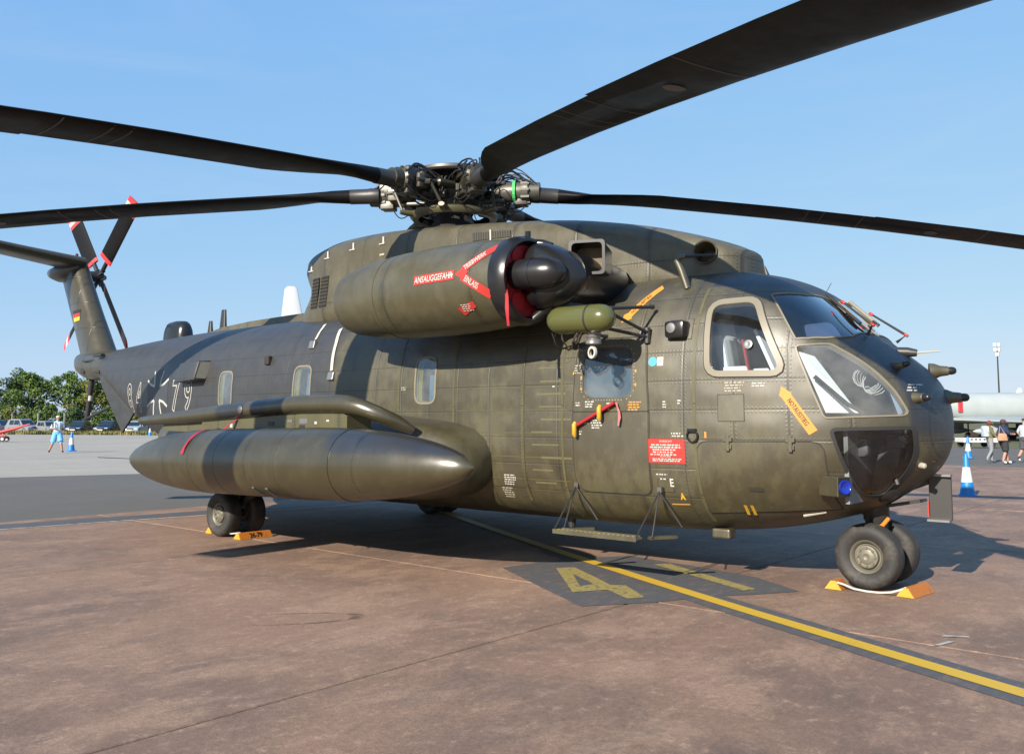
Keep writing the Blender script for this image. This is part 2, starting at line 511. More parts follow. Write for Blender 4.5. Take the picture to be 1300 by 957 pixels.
def surf_strip(poly, width, off, name, mat, parent, port=False, base=-.01, fxz=fus_xz, inner=0.0):
    """raised band lying on a surface round a closed side-projected outline"""
    po = densify(poly, .05); outr = offset_poly(po, width); inn = offset_poly(po, -inner) if inner else po
    mb = MB(); n = len(po); rings = []
    for (a, o) in ((inn, base), (inn, off), (outr, off), (outr, base)):
        rings.append([fxz(p[0], p[1], o, port) for p in a])
    vs = [q for r_ in rings for q in r_]; fs = []
    for r_ in range(3):
        for k in range(n):
            k2 = (k + 1) % n
            fs.append((r_ * n + k, r_ * n + k2, (r_ + 1) * n + k2, (r_ + 1) * n + k))
    mb.add(vs, fs)
    return mb.build(name, mat, parent, smooth=40)
def surf_patch(poly, off, name, mat, parent, port=False, fxz=fus_xz, grid=.07, thick=0.0):
    """sheet lying on a surface inside a side-projected outline; thick > 0 adds edges"""
    po = densify(poly, grid)
    xs = [p[0] for p in po]; zs = [p[1] for p in po]
    pts = [Vector(p) for p in po]; n = len(pts)
    gx = min(xs) + grid * .5
    shr = offset_poly(po, -grid * .45)
    while gx < max(xs):
        gz = min(zs) + grid * .5
        while gz < max(zs):
            if inside((gx, gz), shr): pts.append(Vector((gx, gz)))
            gz += grid
        gx += grid
    vo, _, fo, _, _, _ = delaunay_2d_cdt(pts, [(i, (i + 1) % n) for i in range(n)], [list(range(n))], 1, 1e-6)
    mb = MB()
    mb.add([fxz(p.x, p.y, off, port) for p in vo], fo)
    if thick:
        ring = [fxz(p[0], p[1], off, port) for p in po]; low = [fxz(p[0], p[1], off - thick, port) for p in po]
        mb.add(ring + low, [(k, (k + 1) % n, n + (k + 1) % n, n + k) for k in range(n)])
    o = mb.build(name, mat, parent, smooth=50, recalc=False)
    # face the normals outwards
    me = o.data; c = Vector((sum(xs) / n, 0, 1.7))
    if me.polygons:
        tot = sum((Vector(p.center) - Vector((p.center[0], 0, p.center[2]))).dot(p.normal) * p.area for p in me.polygons)
        if tot < 0: me.flip_normals()
    return o
def surf_line(pts, width, off, name, mat, parent, port=False, fxz=fus_xz):
    """painted or raised open line on the surface"""
    po = densify(pts, .08, False); mb = MB(); L = []; Rr = []
    for i, p in enumerate(po):
        a = Vector(po[max(i - 1, 0)]); b = Vector(po[min(i + 1, len(po) - 1)]); d = (b - a).normalized(); nn = Vector((-d.y, d.x)) * width / 2
        L.append(fxz(p[0] + nn.x, p[1] + nn.y, off, port)); Rr.append(fxz(p[0] - nn.x, p[1] - nn.y, off, port))
    n = len(po)
    mb.add(L + Rr, [(k, k + 1, n + k + 1, n + k) for k in range(n - 1)])
    return mb.build(name, mat, parent, smooth=60)

# window outlines, side projected (x, z)
def xz(pts, r=.08, n=4): return [fus_sp(*p) for p in densify(rounded(pts, r, n), .05)]
W_SIDE = [(4.73, 2.75), (5.13, 2.76), (5.43, 2.08), (4.77, 2.09)]
W_LOW = [(5.56, 2.30), (5.80, 2.315), (6.00, 2.18), (6.16, 2.04), (6.31, 1.86), (6.40, 1.665), (5.80, 1.64)]
W_CHIN = [(5.86, 1.515), (6.42, 1.53), (6.415, 1.32), (6.31, 1.13), (6.08, .915), (5.99, .92)]
W_DOOR = [(3.30, 2.37), (3.905, 2.36), (3.915, 1.85), (3.31, 1.85)]
W_C1 = [(.66, 2.39), (1.01, 2.385), (1.02, 1.83), (.67, 1.83)]
W_C2 = [(-1.96, 2.385), (-1.57, 2.38), (-1.55, 1.83), (-1.95, 1.83)]
W_C3 = [(-4.00, 2.375), (-3.63, 2.37), (-3.60, 1.83), (-3.97, 1.83)]
def ws_poly():
    bot = [fus_sp(*p) for p in ((5.555, 2.38), (5.65, 2.38), (5.75, 2.385), (5.84, 2.395), (5.90, 2.41))]; top = [fus_sp(*p) for p in ((5.265, 2.825), (5.35, 2.835), (5.43, 2.835), (5.49, 2.83))]
    return densify(bot + [(fus_s_of_x(5.93), R(86)), (fus_s_of_x(5.55), R(86))] + top[::-1], .06)
WINDOWS = [('side_window', xz(W_SIDE, .09)), ('nose_window', xz(W_LOW, [.03, .03, .2, .2, .2, .05, .03])), ('chin_window', xz(W_CHIN, [.03, .03, .1, .1, .06, .06])),
           ('windscreen', ws_poly()), ('door_window', xz(W_DOOR, .13)), ('cabin_window', xz(W_C1, .11)), ('cabin_window_b', xz(W_C2, .11)), ('cabin_window_c', xz(W_C3, .11))]
# ---------------------------------------------------------------- fuselage shell with real openings
def build_shell():
    pts = []; idx = {}; cons = []
    SC = 1.0
    svals = []
    for i in range(NFS):
        k = 5 if i < 11 else 4
        svals += [i + j / k for j in range(k)]
    svals.append(float(NFS))
    NPH = 72
    polys = []
    for key, pl in WINDOWS:
        polys.append((key, pl))
        if key != 'door_window': polys.append((key + '@', [(q[0], PI - q[1]) for q in pl]))
    boxes = [(min(q[0] for q in pl), max(q[0] for q in pl), min(q[1] for q in pl), max(q[1] for q in pl)) for _, pl in polys]
    phs = [-PI / 2 + 2 * PI * k / NPH for k in range(NPH + 1)]
    for s in svals:
        for ph in phs:
            near = False
            for (k, pl), b in zip(polys, boxes):
                if b[0] - .1 < s < b[1] + .1 and b[2] - .1 < ph < b[3] + .1:
                    for q in pl:
                        if abs(q[0] - s) < .03 and abs(q[1] - ph) < .02: near = True; break
                if near: break
            if not near: pts.append(Vector((s, ph)))
    for k, pl in polys:
        b = len(pts); pts += [Vector(q) for q in pl]
        cons += [(b + i, b + (i + 1) % len(pl)) for i in range(len(pl))]
    vo, _, fo, _, _, _ = delaunay_2d_cdt(pts, cons, [], 0, 1e-7)
    groups = {}
    for f in fo:
        c = (sum(vo[i].x for i in f) / len(f), sum(vo[i].y for i in f) / len(f))
        g = 'shell'
        for (k, pl), b in zip(polys, boxes):
            if b[0] <= c[0] <= b[1] and b[2] <= c[1] <= b[3] and inside(c, pl): g = k; break
        groups.setdefault(g, []).append(f)
    P3 = [fus_pt(p.x, p.y) for p in vo]
    N3 = [fus_n(p.x, p.y) for p in vo]
    out = {}
    for g, fl in groups.items():
        used = sorted({i for f in fl for i in f}); mp = {i: j for j, i in enumerate(used)}
        out[g] = ([P3[i] for i in used], [tuple(mp[i] for i in f) for f in fl], [N3[i] for i in used])
    return out
SHELL = build_shell()
def shell_obj(name, data, mat, parent):
    P, F, N = data
    F = [f if sum(((P[f[1]] - P[f[0]]).cross(P[f[2]] - P[f[0]]).dot(N[i])) for i in f) > 0 else tuple(reversed(f)) for f in F]
    me = bpy.data.meshes.new(name); me.from_pydata(P, [], F); me.materials.append(mat)
    me.polygons.foreach_set('use_smooth', [True] * len(F))
    me.normals_split_custom_set_from_vertices([tuple(n) for n in N])
    o = bpy.data.objects.new(name, me); COL.objects.link(o); o.parent = parent
    return o
fuselage = shell_obj('fuselage', SHELL['shell'], M_fus, heli)
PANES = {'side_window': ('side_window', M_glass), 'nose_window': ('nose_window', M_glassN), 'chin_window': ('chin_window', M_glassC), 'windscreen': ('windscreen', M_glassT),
         'door_window': ('door_window', M_glass2), 'cabin_window': ('cabin_window', M_glass2)}
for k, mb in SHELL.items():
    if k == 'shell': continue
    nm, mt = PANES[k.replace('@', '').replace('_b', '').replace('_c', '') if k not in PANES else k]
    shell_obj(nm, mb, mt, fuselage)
# ---------------------------------------------------------------- generic surface: loft of sections
def bool_cut(o, cutter):
    m = o.modifiers.new('cut', 'BOOLEAN'); m.object = cutter; m.operation = 'DIFFERENCE'; m.solver = 'EXACT'
    dg = bpy.context.evaluated_depsgraph_get()
    me = bpy.data.meshes.new_from_object(o.evaluated_get(dg))
    o.modifiers.clear(); old = o.data; o.data = me; bpy.data.meshes.remove(old)
    bpy.data.objects.remove(cutter)
def se_ring(x, cy, cz, hw, hh, n=2.4, k=28, nb=None):
    out = []
    for i in range(k):
        t = 2 * PI * i / k; c, s = math.cos(t), math.sin(t); e = n if s >= 0 or nb is None else nb
        r = (abs(c) ** e + abs(s) ** e) ** (-1 / e)
        out.append(Vector((x, cy + hw * r * c, cz + hh * r * s)))
    return out

# ---------------------------------------------------------------- rotor pylon fairing ("doghouse")
DOG = [  # x, half width, top
 (4.66, .05, 3.38), (4.64, .26, 3.43), (4.58, .38, 3.46), (4.46, .47, 3.52), (4.20, .54, 3.62), (3.80, .59, 3.75), (3.30, .65, 3.88), (2.60, .70, 4.02), (1.8, .75, 4.12),
 (1.0, .78, 4.20), (.2, .80, 4.27), (-.6, .81, 4.325), (-1.2, .80, 4.345), (-1.7, .79, 4.34), (-2.1, .76, 4.31), (-2.45, .70, 4.25), (-2.72, .60, 4.17), (-2.87, .46, 4.10), (-2.95, .26, 4.05), (-2.97, .02, 4.04)]
dog_rings = []
NS = 34
for i in range((len(DOG) - 1) * 3 + 1):
    X, w, zt = catmull(DOG, i / 3)
    zb = 3.0
    ring = []
    k = sstep(-1.6, -2.6, X)
    for j in range(NS):
        t = 2 * PI * j / NS; c, s = math.cos(t), math.sin(t); e = 7.0
        r = (abs(c) ** e + abs(s) ** e) ** (-1 / e)
        y = w * r * c; z = (zt + zb) / 2 + (zt - zb) / 2 * r * s
        y *= 1 + .05 * (1 - (z - zb) / (zt - zb)); z += .04 * (1 - (y / max(w, .01)) ** 2) * (1 if s > .5 else 0)
        dx = k * (.17 * math.exp(-((z - 3.62) / .22) ** 2) - .10 * sstep(3.45, 3.05, z))
        ring.append((X + dx, y, z))
    dog_rings.append(ring)
dog = MB().loft(dog_rings).build('rotor_fairing', M_dog, heli, smooth=50)
cut = MB().lathe([(-.3, .02), (-.3, .11), (.4, .14), (.4, .01)], (4.34, -.50, 3.42), (.35, -1, .12), 24, ref=(1, 0, 0)).build('cutter', M_dark)
bool_cut(dog, cut)
# flat rear louvres and upper louvre, grab steps
def dogp(x, z, off=.0, port=False):
    i = next(i for i in range(len(DOG) - 1) if DOG[i + 1][0] <= x)
    t = (x - DOG[i][0]) / (DOG[i + 1][0] - DOG[i][0])
    X, hw, zt = catmull(DOG, i + t)
    zb = 3.0; e = 7.0; v = max(-.999, min(.999, (z - (zt + zb) / 2) / ((zt - zb) / 2)))
    y = hw * (1 - abs(v) ** e) ** (1 / e) * (1 + .05 * (1 - (z - zb) / (zt - zb)))
    return Vector((x, (y + off) * (1 if port else -1), z))

# ---------------------------------------------------------------- engines
def engine(side):
    Y = -1.9 * side
    cz = 3.085
    e = MB()
    prof = [(.16, .26), (.18, .385), (.3, .415), (.45, .44), (.75, .48), (1.2, .507), (1.8, .515), (2.3, .503), (2.62, .485), (2.90, .462)]
    e.lathe([(p, r) for p, r in prof], (0, Y, cz), (1, 0, 0), 48, caps=True)
    nac = e.build('engine_nacelle', M_engine, heli, smooth=40)
    MB().lathe([(1.02, .494), (1.02, .5015), (1.05, .5035), (1.05, .496)], (0, Y, cz), (1, 0, 0), 48, caps=False).build('cowling_band', M_engine, nac, smooth=30)
    # exhaust pipe turned outwards behind
    MB().tube([(.30, Y, cz), (.05, Y + .06 * side, cz), (-.10, Y + .16 * side, cz)], [.27, .26, .25], 24).build('exhaust_pipe', M_dark, nac, smooth=40)
    # pylon between engine and fairing
    rings = [[(x, Y + .35 * side, cz - .10 + dz), (x, -.6 * side, cz - .05 + dz), (x, -.6 * side, cz + .18 - dz), (x, Y + .35 * side, cz + .15 - dz)] for x, dz in ((.35, .1), (.5, 0), (2.5, 0), (2.7, .1))]
    MB().loft(rings).build('engine_pylon', M_dog, nac)
    # black intake lip
    lip = [(2.84, .468), (2.92, .482), (3.00, .474), (3.05, .446), (3.05, .418), (2.99, .390), (2.90, .378), (2.76, .375)]
    it = MB().lathe(lip, (0, Y, cz), (1, 0, 0), 48, caps=False).build('intake_lip', M_black, nac, smooth=50)
    # nose gearbox fairing in front of the intake
    rings = []
    for x, cy, hw, z0, hh in ((2.99, -1.72, .02, 3.14, .02), (2.99, -1.72, .24, 3.14, .34), (3.03, -1.73, .29, 3.14, .362), (3.13, -1.74, .31, 3.135, .358), (3.25, -1.74, .30, 3.13, .33), (3.37, -1.73, .27, 3.12, .28), (3.48, -1.72, .22, 3.11, .215), (3.56, -1.70, .15, 3.10, .145), (3.60, -1.68, .07, 3.10, .06), (3.605, -1.68, .01, 3.1, .01)):
        rings.append(se_ring(x, cy * side, z0, hw, hh, 2.3, 32))
    MB().loft(rings).build('gearbox_fairing', M_black, nac, smooth=60)
    MB().lathe([(-.04, .01), (-.04, .142), (.02, .155), (.20, .165), (.36, .168), (.47, .155), (.56, .115), (.62, .05), (.63, .005)], (2.93, -2.07 * side, 3.125), (1, .20 * side, -.01), 32).build('shaft_housing', M_black, nac, smooth=50)
    MB().lathe([(2.60, .01), (2.60, .13), (3.1, .13)], (0, -1.9 * side, 3.10), (1, 0, 0), 28).build('shaft_tube', M_black, nac, smooth=50)
    MB().lathe([(.24, .166), (.24, .172), (.26, .172), (.26, .166)], (2.93, -2.07 * side, 3.125), (1, .20 * side, -.01), 32, caps=False).build('clamp_band', M_black, nac, smooth=30)
    # upper and lower webs between lip and gearbox
    for sg in (1, -1):
        MB().tube([(2.96, Y + .10 * side, cz + sg * .42), (3.08, -1.74 * side, 3.13 + sg * .36), (3.2, -1.74 * side, 3.13 + sg * .33)], [.05, .05, .03], 10).build('fairing_web', M_black, nac, smooth=60)
    MB().box((2.98, Y + .02, cz + .49), (.05, .035, .09)).build('bracket', M_black, nac)
    # drive shaft fairing going inboard, and the box shaped oil cooler inlet
    MB().tube([(3.34, -1.72 * side, 3.12), (3.30, -1.1 * side, 3.12), (3.2, -.55 * side, 3.12)], [.27, .25, .25], 20).build('shaft_fairing', M_black, nac, smooth=50)
    rot = Matrix.Rotation(R(24) * side, 3, 'Z')
    bx = MB()
    c = Vector((3.50, -1.50 * side, 3.315))
    def rr(hx, hz, y, k=5):
        pl = rounded([(-hx, -hz), (hx, -hz), (hx, hz), (-hx, hz)], .05, k)
        return [c + rot @ Vector((p[0], y * side, p[1])) for p in pl]
    bx.loft([rr(.175, .165, .42), rr(.185, .175, .05), rr(.195, .185, -.06), rr(.195, .185, -.10), rr(.165, .155, -.10), rr(.155, .145, .0), rr(.15, .14, .16)], caps=False)
    bx.build('cooler_duct', M_black, nac, smooth=50)
    q = rr(.15, .14, .15); g = MB(); g.add(q, [tuple(range(len(q)))])
    g.build('cooler_core', plain('oily radiator core', (.10, .075, .045), .7, var=.7, scale=60), nac)
    return nac
eng_r = engine(1)
eng_l = engine(-1)

# ---------------------------------------------------------------- sponsons, pylons, drop tanks
def sponson(side):
    rings = []
    for x, cy, hw, cz, hh in ((1.98, -1.52, .02, 1.13, .02), (1.96, -1.52, .20, 1.13, .14), (1.87, -1.53, .38, 1.13, .28), (1.7, -1.56, .52, 1.13, .39), (1.42, -1.59, .63, 1.14, .45), (1.0, -1.62, .71, 1.15, .485), (.5, -1.65, .75, 1.17, .51), (-.5, -1.65, .75, 1.17, .51),
                              (-2.0, -1.65, .75, 1.17, .51), (-3.2, -1.63, .73, 1.17, .50), (-4.0, -1.55, .66, 1.2, .44), (-4.8, -1.42, .50, 1.27, .33), (-5.4, -1.3, .30, 1.33, .18), (-5.7, -1.22, .08, 1.36, .04)):
        rings.append(se_ring(x, cy * side, cz, hw, hh, 2.7, 36))
    sp = MB().loft(rings).build('sponson', M_olive, heli, smooth=60)
    Yt = -2.60 * side
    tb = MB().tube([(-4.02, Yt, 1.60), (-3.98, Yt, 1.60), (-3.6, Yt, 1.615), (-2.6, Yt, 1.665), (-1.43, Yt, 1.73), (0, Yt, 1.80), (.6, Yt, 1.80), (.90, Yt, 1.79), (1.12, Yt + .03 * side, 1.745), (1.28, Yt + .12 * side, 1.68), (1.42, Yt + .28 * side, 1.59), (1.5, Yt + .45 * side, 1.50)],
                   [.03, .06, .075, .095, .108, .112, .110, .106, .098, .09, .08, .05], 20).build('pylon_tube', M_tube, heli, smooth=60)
    MB().lathe([(0, .05), (.02, .05), (.03, .03), (.03, .005)], (-1.15, Yt - .098 * side, 1.745), (0, -side, 0), 16).build('filler_cap', M_steel, tb, smooth=30)
    pyl = MB()
    pyl.prism([(-2.3, 1.42), (.75, 1.42), (.90, 1.50), (.90, 1.66), (.8, 1.70), (-2.2, 1.66)], 1, min(Yt - .015 * side, Yt + .34 * side), max(Yt - .015 * side, Yt + .34 * side))
    pyl.prism([(-3.4, 1.46), (-2.3, 1.44), (-2.3, 1.60), (-3.4, 1.60)], 1, min(Yt + .04 * side, Yt + .34 * side), max(Yt + .04 * side, Yt + .34 * side))
    py = pyl.build('tank_pylon', M_oliveP, heli)
    # stickers and fittings on the pylon flank
    for x, z, a, b, m in ((.08, 1.60, .16, .055, M_alu), (.55, 1.605, .05, .02, M_white), (.05, 1.53, .11, .05, M_dark), (.32, 1.58, .045, .03, M_white), (-.20, 1.60, .10, .03, M_alu), (-.6, 1.57, .12, .05, M_dark), (-1.5, 1.54, .06, .05, M_white)):
        MB().box((x, Yt - .0175 * side, z), (a, .006, b)).build('placard', m, py)
    # drop tank: ogive body, slightly nose up
    prof = []
    L = 6.80
    for i in range(45):
        t = i / 44
        if t < .34: r = (1 - (1 - t / .34) ** 2.1) ** .62
        elif t < .62: r = 1.0
        else: r = max(0, 1 - ((t - .62) / .38) ** 2.3) ** .60
        prof.append((t * L, max(.004, r * .405)))
    a = Vector((-3.63, -2.9 * side, 1.055)); d = Vector((6.81, 0, .11))
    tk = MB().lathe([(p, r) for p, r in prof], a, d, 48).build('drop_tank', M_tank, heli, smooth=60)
    MB().lathe([(-.03, .004), (0, .02), (.06, .05), (.06, .01)], a, d, 16).build('drain_plug', M_dark, tk)
    for q in (2.25, 2.85, 4.1, 5.05):
        rq = max(r for p, r in prof if abs(p - q) < .17)
        MB().lathe([(q - .012, rq - .004), (q - .010, rq + .0025), (q + .010, rq + .0025), (q + .012, rq - .004)], a, d, 48, caps=False).build('tank_band', M_tank, tk, smooth=40)
    MB().tube([a + Vector((-.02, 0, 0)), a + Vector((-1.1, 0, -.01))], .006, 6).build('discharge_wire', M_dark, tk)
    for x in (-.05, .22):
        MB().tube([(x, -3.19 * side, .83), (x + .02, -3.16 * side, .79), (x + .06, -3.10 * side, .745)], .012, 6).build('drain_line', M_dark, tk)
        MB().box((x - .005, -3.195 * side, .838), (.05, .02, .02)).build('drain_fitting', M_steel, tk)
    return sp
sponson(1); sponson(-1)

# ---------------------------------------------------------------- tail
def af(n=12, t=.5):
    up = []
    for i in range(n + 1):
        x = .5 * (1 - math.cos(PI * i / n)); y = 5 * t * (.2969 * math.sqrt(x) - .126 * x - .3516 * x * x + .2843 * x ** 3 - .1036 * x ** 4)
        up.append((x, y))
    return [(x, y) for x, y in up] + [(x, -y) for x, y in reversed(up[1:-1])]
AF = af(12, .5)
def wing_loft(secs):
    """secs: (leading edge point, chord vector, thickness vector)"""
    return [[Vector(le) + Vector(cv) * x + Vector(tv) * y * 2 for x, y in AF] for le, cv, tv in secs]
base = []
for x, cy, hw, cz, hh in ((-9.66, 0, .60, 2.73, .40), (-9.9, 0, .60, 2.75, .385), (-10.4, 0, .52, 2.78, .36), (-11.0, 0, .45, 2.80, .34), (-11.6, 0, .36, 2.84, .31), (-12.0, 0, .27, 2.90, .26), (-12.25, 0, .17, 2.95, .18), (-12.36, 0, .04, 2.97, .04)):
    base.append(se_ring(x, cy, cz, hw, hh, 2.3, 28))
tail_cone = MB().loft(base).build('tail_cone', M_tail, heli, smooth=60)
for z, l in ((2.98, .36), (2.62, .26)):
    MB().box((-10.0, -.60, z), (l, .10, .06)).build('fold_hinge', M_dark, tail_cone, bevel=.01)
MB().box((-10.75, -.47, 2.90), (.62, .05, .035)).build('hinge_bar', M_dark, tail_cone, bevel=.008)
MB().box((-11.2, -.36, 2.70), (.16, .14, .12)).build('lock_fitting', M_dark, tail_cone, bevel=.01)
fin = MB().loft(wing_loft([((-10.45, 0, 2.90), (-1.75, 0, 0), (0, .66, 0)), ((-10.80, 0, 3.20), (-1.56, 0, 0), (0, .56, 0)), ((-11.5, 0, 4.10), (-1.42, 0, 0), (0, .50, 0)), ((-12.2, 0, 5.05), (-1.33, 0, 0), (0, .46, 0)),
                            ((-12.34, 0, 5.28), (-1.26, 0, 0), (0, .42, 0)), ((-12.46, 0, 5.40), (-1.05, 0, 0), (0, .28, 0)), ((-12.6, 0, 5.45), (-.8, 0, 0), (0, .1, 0))])).build('tail_fin', M_tail, heli, smooth=50)
MB().loft([se_ring(x, -.12, z, w, h, 2.2, 18) for x, z, w, h in ((-12.35, 5.2, .05, .05), (-12.8, 5.16, .22, .2), (-13.3, 5.14, .24, .21), (-13.7, 5.18, .17, .14), (-14.0, 5.22, .06, .05), (-14.05, 5.225, .01, .01))]).build('gearbox_fairing', M_tail, fin, smooth=60)
MB().loft(wing_loft([((-12.22, .02, 5.33), (-1.30, 0, -.02), (0, 0, .30)), ((-12.24, -1.2, 5.44), (-1.18, 0, -.02), (0, 0, .24)), ((-12.3, -2.6, 5.58), (-1.05, 0, -.02), (0, 0, .19)), ((-12.4, -3.55, 5.67), (-.92, 0, -.02), (0, 0, .14)), ((-12.5, -3.62, 5.675), (-.7, 0, -.02), (0, 0, .05))])).build('stabiliser', M_tail, heli, smooth=50)
bl = MB().lathe([(0, .05), (.06, .055), (.07, .035), (.13, .035), (.15, .015)], (-12.75, .0, 5.44), (0, 0, 1), 12).build('beacon', plain('dark red lens', (.12, .01, .01), .3), fin, smooth=30)
# flag on the fin
fl = MB()
FLAG = [((.015, .015, .015), 'black flag stripe'), ((.55, .02, .02), 'red flag stripe'), ((.78, .50, .02), 'gold flag stripe')]
def finp(x, z, off=.003):
    le = lerp(-10.80, -12.2, (z - 3.2) / 1.85); ch = lerp(1.56, 1.33, (z - 3.2) / 1.85); th = lerp(.56, .46, (z - 3.2) / 1.85)
    u = max(0.0, min(1.0, (le - x) / ch))
    y = 5 * .5 * (.2969 * math.sqrt(u) - .126 * u - .3516 * u * u + .2843 * u ** 3 - .1036 * u ** 4) * 2 * th
    return Vector((x, -y - off, z))
for i, (c, nm) in enumerate(FLAG):
    m = MB(); z1 = 4.145 - .085 * i; z0 = z1 - .085; xs = [-12.36 + .52 * k / 5 for k in range(6)]
    m.add([finp(x, z1) for x in xs] + [finp(x, z0) for x in xs], [(k, k + 1, 7 + k, 6 + k) for k in range(5)])
    m.build('flag_stripe', plain(nm, c, .5), fin)
# ventral strakes
for s_ in (-1, 1):
    MB().prism([(-9.75, 2.55), (-9.70, 2.40), (-9.40, 2.08), (-8.66, 1.36), (-8.36, 1.60), (-8.2, 1.75), (-8.6, 2.2), (-9.3, 2.5)], 1, .66 * s_ - .02, .66 * s_ + .02).build('ventral_strake', M_fus, heli)
# tail bumper
sk = MB().tube([(-11.65, 0, 2.62), (-11.78, 0, 1.85), (-11.84, 0, 1.62)], [.07, .06, .05], 12).build('tail_bumper', M_dark, heli, smooth=40)
MB().lathe([(0, .052), (.12, .052), (.12, .05), (0, .05)], (-11.72, 0, 2.05), (.13, 0, .97), 12).build('collar', M_white, sk)
MB().lathe([(0, .09), (.04, .10), (.06, .03)], (-11.85, 0, 1.60), (0, 0, 1), 14).build('shoe', M_dark, sk)
MB().tube([(-11.84, 0, 1.64), (-9.55, -.2, 2.05)], .035, 8).build('brace', M_dark, sk)

# ---------------------------------------------------------------- tail rotor
tr = empty('tail_rotor', (-13.30, .80, 5.17), 0, heli)
hubm = MB()
hubm.lathe([(-.62, .10), (-.30, .12), (-.1, .14), (.06, .14), (.1, .08), (.16, .05)], (0, 0, 0), (0, 1, 0), 18)
for k in range(8):
    a = R(45 * k + 10); hubm.tube([(.13 * math.cos(a), -.1 + .1 * (k % 2), .13 * math.sin(a)), (.24 * math.cos(a + .4), .05, .24 * math.sin(a + .4))], .02, 6)
hubm.build('hub', M_dark, tr, smooth=40)
def tr_blade(ang):
    d = Vector((math.cos(ang), 0, math.sin(ang))); t = Vector((-math.sin(ang), 0, math.cos(ang)))
    tw = Vector((0, 1, 0))
    ch = t * .39 - tw * .15; th = (tw * .39 + t * .15).normalized() * .05
    def seg(r0, r1, c0=1.0, c1=1.0):
        return [[d * r + (ch * (x - .35)) * c + th * y * 2 for x, y in AF] for r, c in ((r0, c0), (r1, c1))]
    b = MB().loft(seg(.50, 2.44)).build('tail_rotor_blade', M_blade, tr, smooth=50)
    for r0, r1, m in ((2.30, 2.443, M_red2), (2.16, 2.30, M_white), (2.04, 2.16, M_red2), (.50, .62, M_red2)):
        rg = [[d * r + (ch * (x - .35)) * 1.012 + th * y * 2.12 for x, y in AF] for r in (r0, r1)]
        MB().loft(rg).build('paint_band', m, b, smooth=50)
    MB().tube([d * .12, d * .5], [.055, .05], 10).build('root_grip', M_dark, b, smooth=40)
M_red2 = plain('red blade paint', (.52, .03, .035), .5)
for k in range(4): tr_blade(R(41 + 90 * k))
# ---------------------------------------------------------------- main rotor
HUBZ = 4.88
B0 = 332.0
rotor = empty('rotor_head', (0, 0, 0), 0, heli)
MB().lathe([(4.10, .52), (4.34, .40), (4.45, .30), (4.62, .22), (4.75, .20)], (0, 0, 0), (0, 0, 1), 28).build('mast_fairing', M_dark, rotor, smooth=40)
sw = MB()
sw.lathe([(4.50, .52), (4.49, .60), (4.53, .64), (4.575, .64), (4.60, .60), (4.59, .50)], (0, 0, 0), (0, 0, 1), 40, caps=False)
for k in range(6):
    a = R(B0 + 30 + 60 * k); c, s = math.cos(a), math.sin(a)
    sw.tube([(c * .58, s * .58, 4.545), (c * .74, s * .74, 4.555), (c * .80, s * .80, 4.56)], [.07, .055, .045], 10, flat=.7)
sw.build('swashplate', plain('oiled green steel', (.075, .07, .04), .4, .2), rotor, smooth=50)
MB().lathe([(4.62, .18), (4.66, .38), (4.72, .42), (4.78, .40), (4.84, .44), (4.92, .44), (4.98, .36), (5.06, .30), (5.10, .25)], (0, 0, 0), (0, 0, 1), 32).build('hub_barrel', M_dark, rotor, smooth=40)
# open ring shaped top plate ("beanie")
MB().lathe([(5.135, .30), (5.12, .50), (5.10, .635), (5.125, .66), (5.165, .655), (5.185, .60), (5.19, .45), (5.185, .30)], (0, 0, 0), (0, 0, 1), 48, caps=False).build('top_plate', plain('worn dark plate', (.07, .068, .06), .45, .3), rotor, smooth=50)
MB().lathe([(5.05, .05), (5.05, .31), (5.17, .31), (5.17, .05)], (0, 0, 0), (0, 0, 1), 32).build('cap', M_dark, rotor, smooth=40)
rnd = random.Random(5)
M_hose = plain('rubber hose', (.012, .012, .013), .5)
M_oil = plain('oily hub casting', (.05, .047, .036), .38, .4)
M_castl = plain('light hub casting', (.085, .080, .068), .45, .4)
M_castb = plain('bare hub casting', (.17, .16, .135), .45, .4)
M_bluepipe = plain('blue anodised pipe', (.02, .05, .16), .35, .5)
M_green = plain('green tape', (.05, .42, .10), .6)
